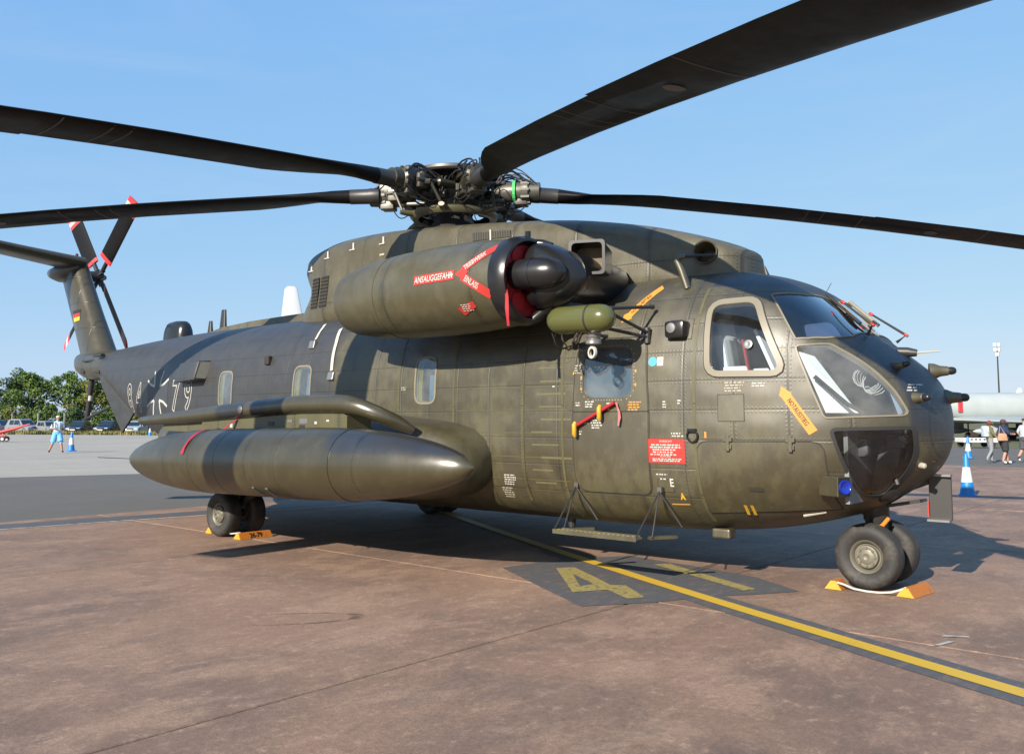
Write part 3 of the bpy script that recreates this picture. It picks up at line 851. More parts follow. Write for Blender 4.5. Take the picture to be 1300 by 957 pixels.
for k in range(6):
    a = R(B0 + 60 * k); c, s = math.cos(a), math.sin(a)
    rad = Vector((c, s, 0)); tan = Vector((-s, c, 0)); up = Vector((0, 0, 1))
    O = Vector((0, 0, HUBZ))
    rm = Matrix((rad, tan, up)).transposed()
    arm = MB()
    for dz in (-.14, .12):                                   # fork plates
        arm.box(O + rad * .46 + up * dz, (.62, .26, .05), rm)
    arm.lathe([(-.20, .085), (.2, .085)], O + rad * .66, (0, 0, 1), 16)
    ar = arm.build('hub_arm', M_oil, rotor, bevel=.008, smooth=30)
    sl = MB(); sl.lathe([(.60, .09), (.70, .13), (.80, .15), (.98, .15), (1.02, .175), (1.10, .175), (1.12, .14), (1.26, .13)], O, rad, 20)
    for q in range(10):
        an = 2 * PI * q / 10; sl.box(O + rad * 1.06 + tan * .165 * math.cos(an) + up * .165 * math.sin(an), (.12, .035, .035), rm)
    sl.build('sleeve', M_castl if k in (4, 1) else M_oil, ar, smooth=40)
    # folding lock casting
    fl_ = MB(); fl_.box(O + rad * .98 + up * .10 + tan * .06, (.22, .20, .14), rm); fl_.box(O + rad * .98 - up * .14 + tan * .02, (.20, .22, .12), rm); fl_.box(O + rad * .86 + tan * .17, (.16, .10, .20), rm)
    fl_.build('fold_lock', M_castb if k == 4 else M_castl, ar, bevel=.015, smooth=30)
    # lead-lag damper
    MB().tube([O + rad * .34 + tan * .30 + up * .03, O + rad * .62 + tan * .27 + up * .02, O + rad * .64 + tan * .26 + up * .02, O + rad * .95 + tan * .20], [.055, .055, .03, .03], 12).build('damper', M_oil, ar, smooth=30)
    # pitch link and horn
    ln = MB(); a2 = a + R(30)
    ln.tube([(math.cos(a2) * .76, math.sin(a2) * .76, 4.56), O + rad * .80 + tan * .30 - up * .02], [.022, .022], 8)
    ln.tube([O + rad * .80 + tan * .32 - up * .02, O + rad * .82 + tan * .10], [.04, .06], 8)
    ln.build('pitch_link', M_oil, ar, smooth=30)
    if k in (1,): MB().lathe([(1.00 - .12, .178), (1.00 - .08, .178)], O, rad, 20, caps=False).build('tape_band', M_green, ar)
    # hydraulic hoses looping over the joint
    for q in range(13):
        y0 = rnd.uniform(-.22, .22); r0 = rnd.uniform(.35, .75); r1 = rnd.uniform(.9, 1.22); hgt = rnd.uniform(.10, .27); y1 = rnd.uniform(-.2, .2)
        dn = -1 if rnd.random() < .3 else 1
        pts = []
        for t in range(9):
            u = t / 8
            pts.append(O + rad * lerp(r0, r1, u) + tan * (lerp(y0, y1, u) + .05 * math.sin(u * 6 + q)) + up * (dn * (.09 + hgt * math.sin(PI * u) * (1 - .3 * u))))
        MB().tube(pts, rnd.choice((.008, .010, .013)), 6).build('hose', M_bluepipe if q == 0 and k % 2 else M_hose, ar, smooth=60)
    for q in range(6):
        p = O + rad * rnd.uniform(.3, .55) + tan * rnd.uniform(-.25, .25) + up * rnd.uniform(-.22, .2)
        MB().box(p, (rnd.uniform(.06, .12), rnd.uniform(.05, .1), rnd.uniform(.06, .13)), Matrix.Rotation(rnd.random() * 3, 3, 'Z') @ rm).build('fitting', rnd.choice((M_oil, M_castl, M_dark)), ar, bevel=.008)
# distributor ring of pipes under the plate
for k in range(22):
    a = 2 * PI * k / 22 + rnd.uniform(-.1, .1); r0 = rnd.uniform(.38, .5)
    MB().tube([(r0 * math.cos(a), r0 * math.sin(a), 4.66), (r0 * 1.12 * math.cos(a + .1), r0 * 1.12 * math.sin(a + .1), 4.82), (.52 * math.cos(a + .2), .52 * math.sin(a + .2), 5.0), (.42 * math.cos(a + .3), .42 * math.sin(a + .3), 5.10)], .012, 6).build('oil_pipe', rnd.choice((M_oil, M_hose, M_steel)), rotor, smooth=60)

# blades (local +x outwards from the flap hinge)
SLP, QD = .062, .0056
def drop(r): return -SLP * r - QD * r * r
BL = []
RT = 10.35
def blade_sections():
    out = []
    for r, le, te, th in ((.55, .10, .10, .20), (.95, .11, .12, .19), (1.25, .13, .16, .16), (1.45, .165, .24, .125), (1.8, .17, .36, .10), (2.15, .17, .455, .085), (2.4, .17, .50, .08), (4.0, .17, .50, .075), (5.2, .17, .50, .07), (5.201, .17, .53, .07), (6.4, .17, .53, .07), (7.6, .17, .53, .068), (8.8, .17, .53, .065), (10.0, .17, .53, .06), (10.3, .16, .50, .05), (10.35, .12, .46, .02)):
        ch = le + te; tw = 0.0
        ring = []
        for x, y in AF:
            yy = le - x * ch; zz = y * 2 * th
            if r < 1.5:                                      # round cuff
                k = sstep(.95, 1.45, r); i_ = AF.index((x, y)); an = 2 * PI * i_ / len(AF)
                yy = lerp(math.cos(an) * .105, yy, k); zz = lerp(math.sin(an) * .105, zz, k)
            ring.append((r, yy * math.cos(tw) - zz * math.sin(tw), yy * math.sin(tw) + zz * math.cos(tw) + drop(r)))
        out.append(ring)
    return out
bmesh_blade = MB().loft(blade_sections())
blade0 = bmesh_blade.build('rotor_blade', M_blade, rotor, smooth=50)
M_bandg = plain('faded grey blade tape', (.07, .065, .06), .6)
def blade_under(r, f, off=.002):
    """point on the lower face: f 0 leading edge .. 1 trailing edge"""
    tw = 0.0; le = .17; ch = .17 + (.50 if r < 5.2 else .53)
    y = 5 * .5 * (.2969 * math.sqrt(f) - .126 * f - .3516 * f * f + .2843 * f ** 3 - .1036 * f ** 4)
    yy = le - f * ch; zz = -y * 2 * .074 - off
    return (r, yy * math.cos(tw) - zz * math.sin(tw), yy * math.sin(tw) + zz * math.cos(tw) + drop(r))
b_bands = []
for r in (3.55, 4.35, 4.55, 5.05, 6.6):
    m = MB(); n = 12
    seg = [(i / n * .96 + .02) for i in range(n + 1)]
    m.add([blade_under(r, f) for f in seg] + [blade_under(r + .02, f) for f in seg], [(i, i + 1, n + 2 + i, n + 1 + i) for i in range(n)])
    b_bands.append(m.build('paint_band', M_bandg, blade0))
dk = MB(); cen = [(6.0 + .085 * math.cos(2 * PI * k / 20), .45 + .13 * math.sin(2 * PI * k / 20)) for k in range(20)]
dk.add([blade_under(*p, off=.004) for p in cen], [tuple(range(20))]); dk.build('balance_plate', plain('grey inspection disc', (.10, .095, .09), .6), blade0)
MB().lathe([(.56, .118), (.70, .118), (.71, .112), (.98, .108)], (0, 0, 0), (1, 0, -.07), 20, caps=False).build('cuff', M_dark, blade0, smooth=40)
HING = .55
LAG = {0: (-1, -3, .03), 1: (2, 0, .03), 2: (0, 0, .01), 3: (0, 0, .01), 4: (12, 2, -.025), 5: (-1, 5, -.012)}   # lead-lag, pitch (degrees), extra droop
for k in range(6):
    o = blade0 if k == 0 else copy_tree(blade0, rotor)
    nom = R(B0 + 60 * k); az = nom + R(LAG[k][0])
    o.location = (HING * math.cos(nom), HING * math.sin(nom), HUBZ + .02)
    o.rotation_euler = (R(LAG[k][1]), LAG[k][2], az)

# ---------------------------------------------------------------- landing gear
def wheel(name, c, r, w, parent, side):
    """wheel with its axle along y"""
    e = empty(name, c, 0, parent)
    h = w / 2
    prof = [(-h * .62, r * .50), (-h * .80, r * .56), (-h * .98, r * .70), (-h, r * .80), (-h * .90, r * .91), (-h * .66, r * .975), (-h * .3, r), (h * .3, r), (h * .66, r * .975), (h * .90, r * .91), (h, r * .80), (h * .98, r * .70), (h * .80, r * .56), (h * .62, r * .50)]
    t = MB().lathe(prof, (0, 0, 0), (0, 1, 0), 48, caps=False)
    for gy in (-.32, 0, .32):
        t.lathe([(gy * h - .004, r * .996), (gy * h - .004, r * 1.002), (gy * h + .004, r * 1.002), (gy * h + .004, r * .996)], (0, 0, 0), (0, 1, 0), 48, caps=False)
    t.build('tyre', M_rubber, e, smooth=45)
    rim = MB()
    for s in (-1, 1):
        rim.lathe([(s * h * .60, r * .52), (s * h * .72, r * .50), (s * h * .62, r * .44), (s * h * .30, r * .40), (s * h * .30, r * .10)], (0, 0, 0), (0, 1, 0), 36, caps=False)
        rim.lathe([(s * h * .30, r * .36), (s * h * .66, r * .34), (s * h * .70, r * .30), (s * h * .66, r * .24), (s * h * .72, r * .20), (s * h * .74, r * .10), (s * h * .66, r * .06), (s * h * .66, .002)], (0, 0, 0), (0, 1, 0), 36, caps=False)
        for q in range(8):
            an = 2 * PI * q / 8; rim.lathe([(0, .014), (.014 * 1.2, .012)], (r * .27 * math.cos(an), s * h * .66, r * .27 * math.sin(an)), (0, s, 0), 6)
    rim.build('rim', M_hubmetal, e, smooth=40)
    return e
ng = empty('nose_gear', (5.88, 0, 0), 0, heli)
wheel('nose_wheel', (0, -.235, .312), .312, .235, ng, 1)
wheel('nose_wheel', (0, .235, .312), .312, .235, ng, 1)
g = MB(); g.lathe([(.24, .05), (.24, .085), (.44, .085), (.46, .105), (.62, .105), (.64, .12), (1.05, .12)], (0, 0, 0), (0, 0, 1), 24); g.build('strut', M_dark, ng, smooth=40)
MB().lathe([(-.24, .05), (.24, .05)], (0, 0, .312), (0, 1, 0), 16).build('axle', M_dark, ng, smooth=40)
MB().tube([(.02, -.10, .56), (.10, -.13, .60), (.13, -.05, .66)], .02, 8).build('tow_fitting', plain('orange lug', (.55, .18, .02), .5), ng)
MB().tube([(0, .08, .62), (-.35, .06, .85), (-.55, .05, .92)], .045, 10).build('drag_brace', M_dark, ng, smooth=40)
for sd in (1, -1):
    mg = empty('main_gear', (-2.32, -2.0 * sd, 0), 0, heli)
    wheel('main_wheel', (0, -.19, .305), .312, .235, mg, sd)
    wheel('main_wheel', (0, .19, .305), .312, .235, mg, sd)
    MB().lathe([(-.2, .06), (.2, .06)], (0, 0, .305), (0, 1, 0), 16).build('axle', M_dark, mg, smooth=40)
    MB().tube([(0, 0, .30), (.05, 0, .62), (.10, .12 * sd, .95)], [.07, .075, .085], 14).build('strut', M_dark, mg, smooth=40)
    MB().tube([(.02, 0, .40), (.75, .1 * sd, .78)], .045, 10).build('drag_brace', M_dark, mg, smooth=40)
    MB().box((.55, .22 * sd, .72), (.8, .03, .30), Matrix.Rotation(R(-18) * sd, 3, 'X')).build('gear_door', M_olive, mg)
# ---------------------------------------------------------------- surface writing helpers
def text2d(txt, size=1.0, bold=0.0, align='LEFT'):
    cu = bpy.data.curves.new('txt', 'FONT'); cu.body = txt; cu.size = size; cu.resolution_u = 3; cu.offset = bold; cu.align_x = align
    o = bpy.data.objects.new('txt', cu); COL.objects.link(o)
    dg = bpy.context.evaluated_depsgraph_get()
    me = o.evaluated_get(dg).to_mesh()
    vs = [(v.co.x, v.co.y) for v in me.vertices]; fs = [tuple(p.vertices) for p in me.polygons]
    o.evaluated_get(dg).to_mesh_clear()
    bpy.data.objects.remove(o); bpy.data.curves.remove(cu)
    return vs, fs
def text_on(txt, x, z, size, mat, parent, ang=0.0, sx=1.0, off=.003, fxz=fus_xz, bold=.0, name='lettering', align='LEFT'):
    vs, fs = text2d(txt, size, bold, align); c, s = math.cos(R(ang)), math.sin(R(ang))
    m = MB(); m.add([fxz(x + (vx * sx) * c - vz * s, z + (vx * sx) * s + vz * c, off) for vx, vz in vs], fs)
    return m.build(name, mat, parent)
def outline_on(txt, x, z, size, mat, parent, sx=1.0, width=.018, off=.003, fxz=fus_xz, ang=0):
    """numerals drawn as an outline"""
    vs, fs = text2d(txt, size, .012); cnt = {}
    for f in fs:
        for i in range(len(f)):
            k = (f[i], f[(i + 1) % len(f)]); r = (k[1], k[0])
            if r in cnt: cnt.pop(r)
            else: cnt[k] = 1
    nxt = {a: b for a, b in cnt}
    m = MB(); done = set()
    for a in list(nxt):
        if a in done: continue
        loop = []; q = a
        while q not in done and q in nxt: done.add(q); loop.append((vs[q][0] * sx, vs[q][1])); q = nxt[q]
        if len(loop) < 3: continue
        loop = densify(loop, .05)
        inn = offset_poly(loop, -width * .5); out = offset_poly(loop, width * .5); n = len(loop)
        m.add([fxz(x + p[0], z + p[1], off) for p in inn] + [fxz(x + p[0], z + p[1], off) for p in out], [(k, (k + 1) % n, n + (k + 1) % n, n + k) for k in range(n)])
    return m.build('registration_numeral', mat, parent)
def stencil(x, z, w, rows, mat, parent, h=.014, gap=.024, seed=1, fxz=fus_xz, off=.003, name='stencil_text'):
    """rows of tiny unreadable lettering: broken short dashes"""
    rn = random.Random(seed); m = MB()
    for i in range(rows):
        zz = z - i * gap; xx = x + rn.uniform(0, .12) * w; end = x + w * rn.uniform(.7, 1.0)
        while xx < end:
            l = rn.uniform(.012, .045); l = min(l, end - xx)
            m.add([fxz(xx, zz, off), fxz(xx + l, zz, off), fxz(xx + l, zz + h, off), fxz(xx, zz + h, off)], [(0, 1, 2, 3)]); xx += l + rn.uniform(.006, .014)
    return m.build(name, mat, parent)
def rect(x0, z0, x1, z1): return [(x0, z0), (x1, z0), (x1, z1), (x0, z1)]
def quad_on(poly, mat, parent, name, off=.003, fxz=fus_xz, grid=.05): return surf_patch(poly, off, name, mat, parent, fxz=fxz, grid=grid)
def nac_xz(x, z, off=0.0, port=False):
    prof = [(.18, .385), (.3, .415), (.45, .44), (.75, .48), (1.2, .507), (1.8, .515), (2.3, .503), (2.62, .485), (2.90, .462), (3.3, .43)]
    i = max(0, min(len(prof) - 2, next((k for k in range(len(prof) - 1) if prof[k + 1][0] >= x), len(prof) - 2)))
    r = lerp(prof[i][1], prof[i + 1][1], (x - prof[i][0]) / (prof[i + 1][0] - prof[i][0])) + off
    d = max(-.99, min(.99, (z - 3.085) / r))
    return Vector((x, -1.9 - r * math.sqrt(1 - d * d), z))

# ---------------------------------------------------------------- window frames, seams, hatches
M_trim = plain('tan window trim', (.17, .152, .110), .45)
M_gap = plain('dark seam', (.022, .020, .016), .8)
M_rubberseal = plain('rubber seal', (.015, .015, .015), .7)
for port in (False, True):
    surf_strip(rounded(W_SIDE, .09), .058, .014, 'window_frame', M_trim, fuselage, port, base=-.05)
    surf_strip(offset_poly(rounded(W_SIDE, .09), .060), .010, .004, 'seam', M_gap, fuselage, port)
    surf_strip(rounded(W_LOW, [.03, .03, .2, .2, .2, .05, .03]), .014, .010, 'window_frame', M_trim, fuselage, port, base=-.05)
    surf_strip(rounded(W_CHIN, [.03, .03, .1, .1, .06, .06]), .030, .008, 'window_frame', M_rubberseal if not port else M_trim, fuselage, port, base=-.05)
    for w in (W_C1, W_C2, W_C3):
        surf_strip(rounded(w, .11), .022, .006, 'window_frame', M_trim, fuselage, port, base=-.07, inner=.004)
        surf_strip(offset_poly(rounded(w, .11), -.018), .018, -.02, 'jamb', M_yellow, fuselage, port, base=-.10)
# windscreen frame follows the opening
def sp_strip(sp, width, off, name, mat, parent, base=-.03, port=False):
    pts = [fus_pt(*q) for q in sp]; ns = [fus_n(*q) for q in sp]; n = len(pts); c = sum(pts, Vector()) / n
    mb = MB(); rings = [[], [], [], []]
    for i in range(n):
        d = (pts[(i + 1) % n] - pts[i - 1]).normalized(); o = d.cross(ns[i]); o = o if o.dot(pts[i] - c) > 0 else -o
        for k, (w_, h_) in enumerate(((0, base), (0, off), (width, off), (width, base))): rings[k].append(pts[i] + o * w_ + ns[i] * h_)
    fs = [(r_ * n + k, r_ * n + (k + 1) % n, (r_ + 1) * n + (k + 1) % n, (r_ + 1) * n + k) for r_ in range(3) for k in range(n)]
    mb.add([Vector((p.x, -p.y, p.z)) if port else p for r_ in rings for p in r_], fs)
    return mb.build(name, mat, parent, smooth=40)
WS = dict(WINDOWS)['windscreen']
for port in (False, True): sp_strip(WS, .017, .010, 'windscreen_frame', M_trim, fuselage, port=port)
# dark anti-glare top of the cockpit roof
# crew door in two leaves, proud of the skin
def patch_hole(poly, hole, off, name, mat, parent, thick=.01, grid=.07, port=False):
    po = densify(poly, grid); ho = densify(hole, grid) if hole else []
    pts = [Vector(p) for p in po + ho]; n = len(po); h = len(ho)
    xs = [p[0] for p in po]; zs = [p[1] for p in po]; shr = offset_poly(po, -grid * .45); hw = offset_poly(ho, grid * .45) if hole else []
    gx = min(xs) + grid / 2
    while gx < max(xs):
        gz = min(zs) + grid / 2
        while gz < max(zs):
            if inside((gx, gz), shr) and not (hole and inside((gx, gz), hw)): pts.append(Vector((gx, gz)))
            gz += grid
        gx += grid
    ed = [(i, (i + 1) % n) for i in range(n)] + [(n + i, n + (i + 1) % h) for i in range(h)]
    vo, _, fo, _, _, _ = delaunay_2d_cdt(pts, ed, [], 0, 1e-6)
    fo = [f for f in fo if inside((sum(vo[i].x for i in f) / 3, sum(vo[i].y for i in f) / 3), po) and not (hole and inside((sum(vo[i].x for i in f) / 3, sum(vo[i].y for i in f) / 3), ho))]
    mb = MB(); mb.add([fus_xz(p.x, p.y, off, port) for p in vo], fo)
    for lp in (po, ho):
        k = len(lp)
        if k: mb.add([fus_xz(*p, off, port) for p in lp] + [fus_xz(*p, off - thick, port) for p in lp], [(i, (i + 1) % k, k + (i + 1) % k, k + i) for i in range(k)])
    return mb.build(name, mat, parent, smooth=40)
D_LOW = rounded([(3.175, .86), (4.085, .86), (4.095, 1.695), (3.175, 1.695)], [.16, .10, .01, .01])
D_UP = rounded([(3.175, 1.705), (4.095, 1.705), (4.055, 2.46), (3.225, 2.475)], [.01, .01, .14, .14])
door_lo = patch_hole(D_LOW, None, .010, 'crew_door', M_olive, heli, .03)
door_up = patch_hole(D_UP, rounded(W_DOOR, .13), .010, 'crew_door', M_olive, heli, .05)
surf_strip(offset_poly(D_LOW, .006), .012, .002, 'seam', M_gap, door_lo)
surf_strip(offset_poly(D_UP, .006), .012, .002, 'seam', M_gap, door_up)
# yellow rivet dots round the door glass
m = MB()
for i, p in enumerate(densify(offset_poly(rounded(W_DOOR, .13), .028), .033)):
    a = fus_xz(p[0], p[1], .012); m.box(a, (.010, .004, .010))
m.build('rivet_row', M_cream, door_up)
# nose equipment hatch
HATCH = rounded([(4.62, .70), (5.76, .78), (5.775, 1.405), (4.62, 1.40)], [.02, .02, .11, .11])
hatch = surf_patch(HATCH, .006, 'nose_hatch', M_olive, heli, thick=.03)
surf_strip(offset_poly(HATCH, .004), .010, .002, 'seam', M_gap, hatch)
for x in (4.93, 5.50):
    m = MB()
    for z, w_ in ((1.43, .09), (1.36, .07)): 
        q = fus_xz(x, z, .012); m.box(q, (w_, .016, .045))
    q = fus_xz(x, 1.395, .018); m.box(q, (.035, .02, .15)); m.build('hinge', M_olive, hatch, bevel=.004)
surf_patch(rect(5.07, .945, 5.20, .975), .016, 'hatch_handle', M_gap, hatch)
for (x0, z0, x1, z1) in ((4.845, 1.605, 5.095, 1.855), (4.17, .90, 4.33, 1.02), (4.30, 2.42, 4.55, 2.62)):
    pn = surf_patch(rect(x0, z0, x1, z1), .004, 'access_panel', M_olive, heli, thick=.01)
    surf_strip(rect(x0, z0, x1, z1), .006, .002, 'seam', M_gap, pn)
for xs, zs in (((2.45, 2.45), (2.45, .70)), ((1.35, 2.62), (1.35, .85)), ((3.02, 2.75), (3.02, .55)), ((.35, 2.7), (.35, 1.72)), ((4.60, 2.95), (4.60, .60))):
    surf_line([xs, zs], .045 if xs[0] in (2.45,) else .03, .003, 'skin_strap', M_oliveP, fuselage)
for z in (.95, 1.20, 1.47, 1.72, 1.98, 2.24, 2.42):
    surf_line([(1.4, z), (3.1, z)], .012, .002, 'skin_lap', M_oliveP, fuselage)
M_worn = plain('worn yellow green paint', (.095, .088, .044), .5, var=.3, scale=9)
rw = random.Random(4)
for z in (.92, 1.06, 1.20, 1.34, 1.48, 1.62, 1.76, 1.90, 2.04, 2.19):
    x0 = 2.55 + rw.uniform(0, .18); surf_line([(x0, z), (x0 + rw.uniform(.28, .46), z)], rw.uniform(.016, .026), .0025, 'worn_stringer', M_worn, fuselage)

# ---------------------------------------------------------------- markings
text_s = 0.0
outline_on('8', -7.86, 1.78, .74, M_white, fuselage, sx=.72)
outline_on('4', -7.34, 1.78, .74, M_white, fuselage, sx=.72)
outline_on('7', -5.64, 1.78, .74, M_white, fuselage, sx=.74)
outline_on('9', -5.16, 1.78, .74, M_white, fuselage, sx=.74)
CX, CZ = -6.30, 2.09
for sx in (-1, 1):
    for sz in (-1, 1):
        pts = [(CX + sx * .20, CZ + sz * .40), (CX + sx * .155, CZ + sz * .26), (CX + sx * .12, CZ + sz * .125), (CX + sx * .30, CZ + sz * .16), (CX + sx * .47, CZ + sz * .24)]
        surf_line(pts[:3], .042, .003, 'cross_bar', M_white, fuselage)
        surf_line(pts[2:], .042, .004, 'cross_bar', M_white, fuselage)
cp = [(-.18, .42), (.18, .42), (.08, .10), (.47, .20), (.47, -.20), (.08, -.10), (.18, -.42), (-.18, -.42), (-.08, -.10), (-.47, -.20), (-.47, .20), (-.08, .10)]
surf_patch([(CX + a, CZ + b) for a, b in cp], .002, 'cross_field', plain('dark blue grey paint', (.035, .040, .046), .55), fuselage)
# engine warning arrow
def nband(pts, w, nm): return surf_line(pts, w, .006, nm, M_redsign, eng_r, fxz=nac_xz)
nband([(1.78, 3.145), (2.385, 3.155)], .105, 'warning_band')
quad_on([(2.40, 3.155), (2.52, 3.235), (2.58, 3.165), (2.52, 3.09)], M_redsign, eng_r, 'warning_band', .0065, nac_xz, .03)
nband([(2.50, 3.195), (2.86, 3.415)], .085, 'warning_band')
nband([(2.50, 3.125), (2.86, 2.90)], .095, 'warning_band')
text_on('ANSAUGGEFAHR', 1.795, 3.112, .098, M_white, eng_r, 1.0, .76, .010, nac_xz, .0015, 'warning_lettering')
quad_on([(2.325, 3.145), (2.35, 3.145), (2.35, 3.13), (2.38, 3.155), (2.35, 3.18), (2.35, 3.165), (2.325, 3.165)], M_white, eng_r, 'warning_lettering', .010, nac_xz, .01)
text_on('TRIEBWERK', 2.535, 3.187, .080, M_white, eng_r, 31.5, .66, .010, nac_xz, .0015, 'warning_lettering')
text_on('EINLASS', 2.525, 3.080, .088, M_white, eng_r, -32, .66, .010, nac_xz, .0015, 'warning_lettering')
quad_on([(2.36, 2.80), (2.60, 2.86), (2.625, 2.80), (2.42, 2.725)], M_redsign, eng_r, 'warning_panel', .006, nac_xz, .05)
stencil(2.42, 2.825, .16, 4, M_white, eng_r, .008, .02, 3, nac_xz, .011)
# red rescue placard
quad_on(rect(4.085, 1.185, 4.49, 1.425), M_redsign, fuselage, 'warning_placard', .004)
text_on('VORSICHT', 4.215, 1.392, .030, M_white, fuselage, 0, 1, .007)
stencil(4.10, 1.36, .37, 5, M_white, fuselage, .013, .024, 5, off=.007)
text_on('ACHTUNG', 4.22, 1.245, .024, M_white, fuselage, 0, 1, .007)
stencil(4.10, 1.222, .37, 2, M_white, fuselage, .010, .018, 6, off=.007)
text_on('E', 4.30, .955, .11, M_white, fuselage, 0, .8, .004, bold=.003)
text_on('A', 4.39, .83, .085, M_yellow, fuselage, 0, .7, .004, bold=.006)
surf_line([(4.28, .775), (4.46, .78)], .012, .004, 'stripe', M_orange, fuselage)
for x in (4.97, 5.03): surf_line([(x, .70), (x + .01, .80)], .028, .009, 'stripe', M_yellow, hatch)
m_cy = plain('pale blue decal', (.06, .27, .38), .5)
quad_on([(4.145 + .05 * math.cos(k * PI / 8), 2.205 + .05 * math.sin(k * PI / 8)) for k in range(16)], m_cy, fuselage, 'round_decal', .004)
quad_on(rect(4.195, 2.16, 4.265, 2.25), M_white, fuselage, 'square_decal', .004)
text_on('I', 4.222, 2.185, .06, M_blacktxt, fuselage, 0, 1, .006)
# emergency exit bands
def bandtext(p0, p1, w, txt, size, mat_, dx=0):
    surf_line([p0, p1], w, .003, 'exit_band', mat_, fuselage)
    a = math.degrees(math.atan2(p1[1] - p0[1], p1[0] - p0[0])); L = math.hypot(p1[0] - p0[0], p1[1] - p0[1])
    c, s = math.cos(R(a)), math.sin(R(a)); z0 = -size * .34
    text_on(txt, p0[0] + c * (L * .12 + dx) - s * z0, p0[1] + s * (L * .12 + dx) + c * z0, size, M_blacktxt, fuselage, a, .72, .006, bold=.0006)
bandtext((5.475, 1.85), (5.70, 1.50), .085, 'NOTAUSSTIEG', .060, M_orange)
quad_on([(5.42, 1.84), (5.44, 1.93), (5.53, 1.86), (5.47, 1.80)], M_orange, fuselage, 'exit_band', .002)
bandtext((3.765, 2.70), (4.02, 3.03), .075, 'NOTAUSSTIEG', .052, M_orange)
quad_on([(3.70, 2.64), (3.71, 2.73), (3.76, 2.75), (3.82, 2.68)], M_orange, fuselage, 'exit_band', .002)
# scattered small stencils
for i, (x, z, w, r_, mt) in enumerate(((3.185, 2.19, .11, 4, M_cream), (3.33, 1.80, .13, 3, M_white), (3.20, 1.79, .09, 2, M_white), (3.86, 1.79, .17, 4, M_orange), (3.40, 1.63, .15, 5, M_white), (3.32, 1.60, .06, 2, M_white), (3.24, 1.485, .06, 2, M_white),
        (3.60, 1.78, .09, 2, M_white), (4.26, 1.79, .05, 3, M_white), (4.42, 1.80, .05, 2, M_white), (4.34, 1.475, .14, 2, M_white), (4.16, 1.065, .17, 1, M_white), (4.20, 1.02, .10, 1, M_white), (2.12, .98, .19, 5, M_white), (2.05, .83, .20, 5, M_cream), (4.90, 1.965, .22, 4, M_cream), (5.17, 1.955, .13, 2, M_white), (2.88, 1.975, .06, 1, M_white), (6.37, 1.93, .10, 3, M_white), (.4, 2.02, .1, 2, M_cream))):
    stencil(x, z, w, r_, mt, fuselage, .013, .026, 20 + i, off=.013 if 3.1 < x < 4.1 else .004)
for x, z in ((3.17, 2.1), (3.95, 2.10), (3.95, 1.96), (3.275, 2.05), (3.275, 1.93)): quad_on(rect(x, z, x + .018, z + .03), M_yellow, door_up, 'mark', .014)
quad_on(rect(3.62, 1.715, 3.645, 1.765), M_yellow, door_up, 'mark', .014)
quad_on(rect(4.70, 1.44, 4.72, 1.50), M_orange, fuselage, 'mark', .004)
# worn white grab strips on the upper rear fuselage
surf_line([(-1.80, 3.03), (-1.74, 2.90), (-1.71, 2.78)], .045, .012, 'cable_cover', M_white, fuselage)
surf_line([(-1.26, 2.92), (-1.16, 2.70), (-1.08, 2.30)], .06, .012, 'cable_cover', M_white, fuselage)
for x, z in ((-1.71, 2.70), (-1.07, 2.22)):
    q = fus_xz(x, z, .01); MB().box(q, (.13, .05, .12), Matrix.Rotation(R(-14), 3, 'X')).build('cable_clamp', M_alu, fuselage, bevel=.01)

# ---------------------------------------------------------------- fairing details
for x0, x1 in ((-2.34, -2.14), (-2.07, -1.87)):
    m = MB(); 
    fr = []
    for (a, b) in ((0, 3.80), (1, 3.80), (1, 3.32), (0, 3.32)):
        x = lerp(x0, x1, a) - (.06 if b < 3.5 else 0); fr.append(dogp(x, b, .006))
    m.add(fr, [(0, 1, 2, 3)]); lv = m.build('louvre', M_gap, dog)
    for i in range(9):
        t = (i + .5) / 9; p = fr[0].lerp(fr[3], t); q = fr[1].lerp(fr[2], t)
        MB().tube([p + Vector((0, -.004, 0)), q + Vector((0, -.004, 0))], .008, 4).build('louvre_slat', M_dark, lv)
lv = MB(); fr = [dogp(1.10, 4.04, .008), dogp(1.74, 3.995, .008), dogp(1.76, 3.905, .008), dogp(1.12, 3.925, .008)]
lv.add(fr, [(0, 1, 2, 3)]); lv = lv.build('louvre', M_gap, dog)
for i in range(16):
    t = (i + .5) / 16; MB().tube([fr[0].lerp(fr[1], t), fr[3].lerp(fr[2], t)], .007, 4).build('louvre_slat', M_olive, lv)
MB().tube([fr[0].lerp(fr[1], .5) + Vector((0, -.01, .02)), fr[3].lerp(fr[2], .5) + Vector((0, -.01, -.02))], .014, 6).build('louvre_post', M_cream, lv)
for x, z in ((-2.42, 4.03), (-1.93, 4.17), (-1.30, 4.22), (-.62, 4.22)):
    m = MB(); p = dogp(x, z, .004); q = dogp(x - .02, z - .10, .004); m.box((p + q) / 2, (.032, .012, .11)); m.box(q + Vector((0, -.002, 0)), (.12, .014, .014)); m.build('grab_step', M_white, dog)
m = MB(); p = dogp(-.62, 3.96, .004); m.box(p, (.10, .012, .03)); m.build('latch', M_cream, dog)
# roof pitot mast
pm = MB().tube([(4.33, -.88, 2.98), (4.27, -.89, 3.17), (4.22, -.90, 3.29), (4.25, -.90, 3.325), (4.33, -.90, 3.325)], [.055, .055, .052, .045, .03], 12, flat=.7).build('pitot_mast', M_olive, heli, smooth=50)
MB().tube([(4.32, -.90, 3.325), (4.45, -.90, 3.318), (4.66, -.90, 3.30)], [.018, .014, .010], 8).build('pitot_tube', M_dark, pm, smooth=50)
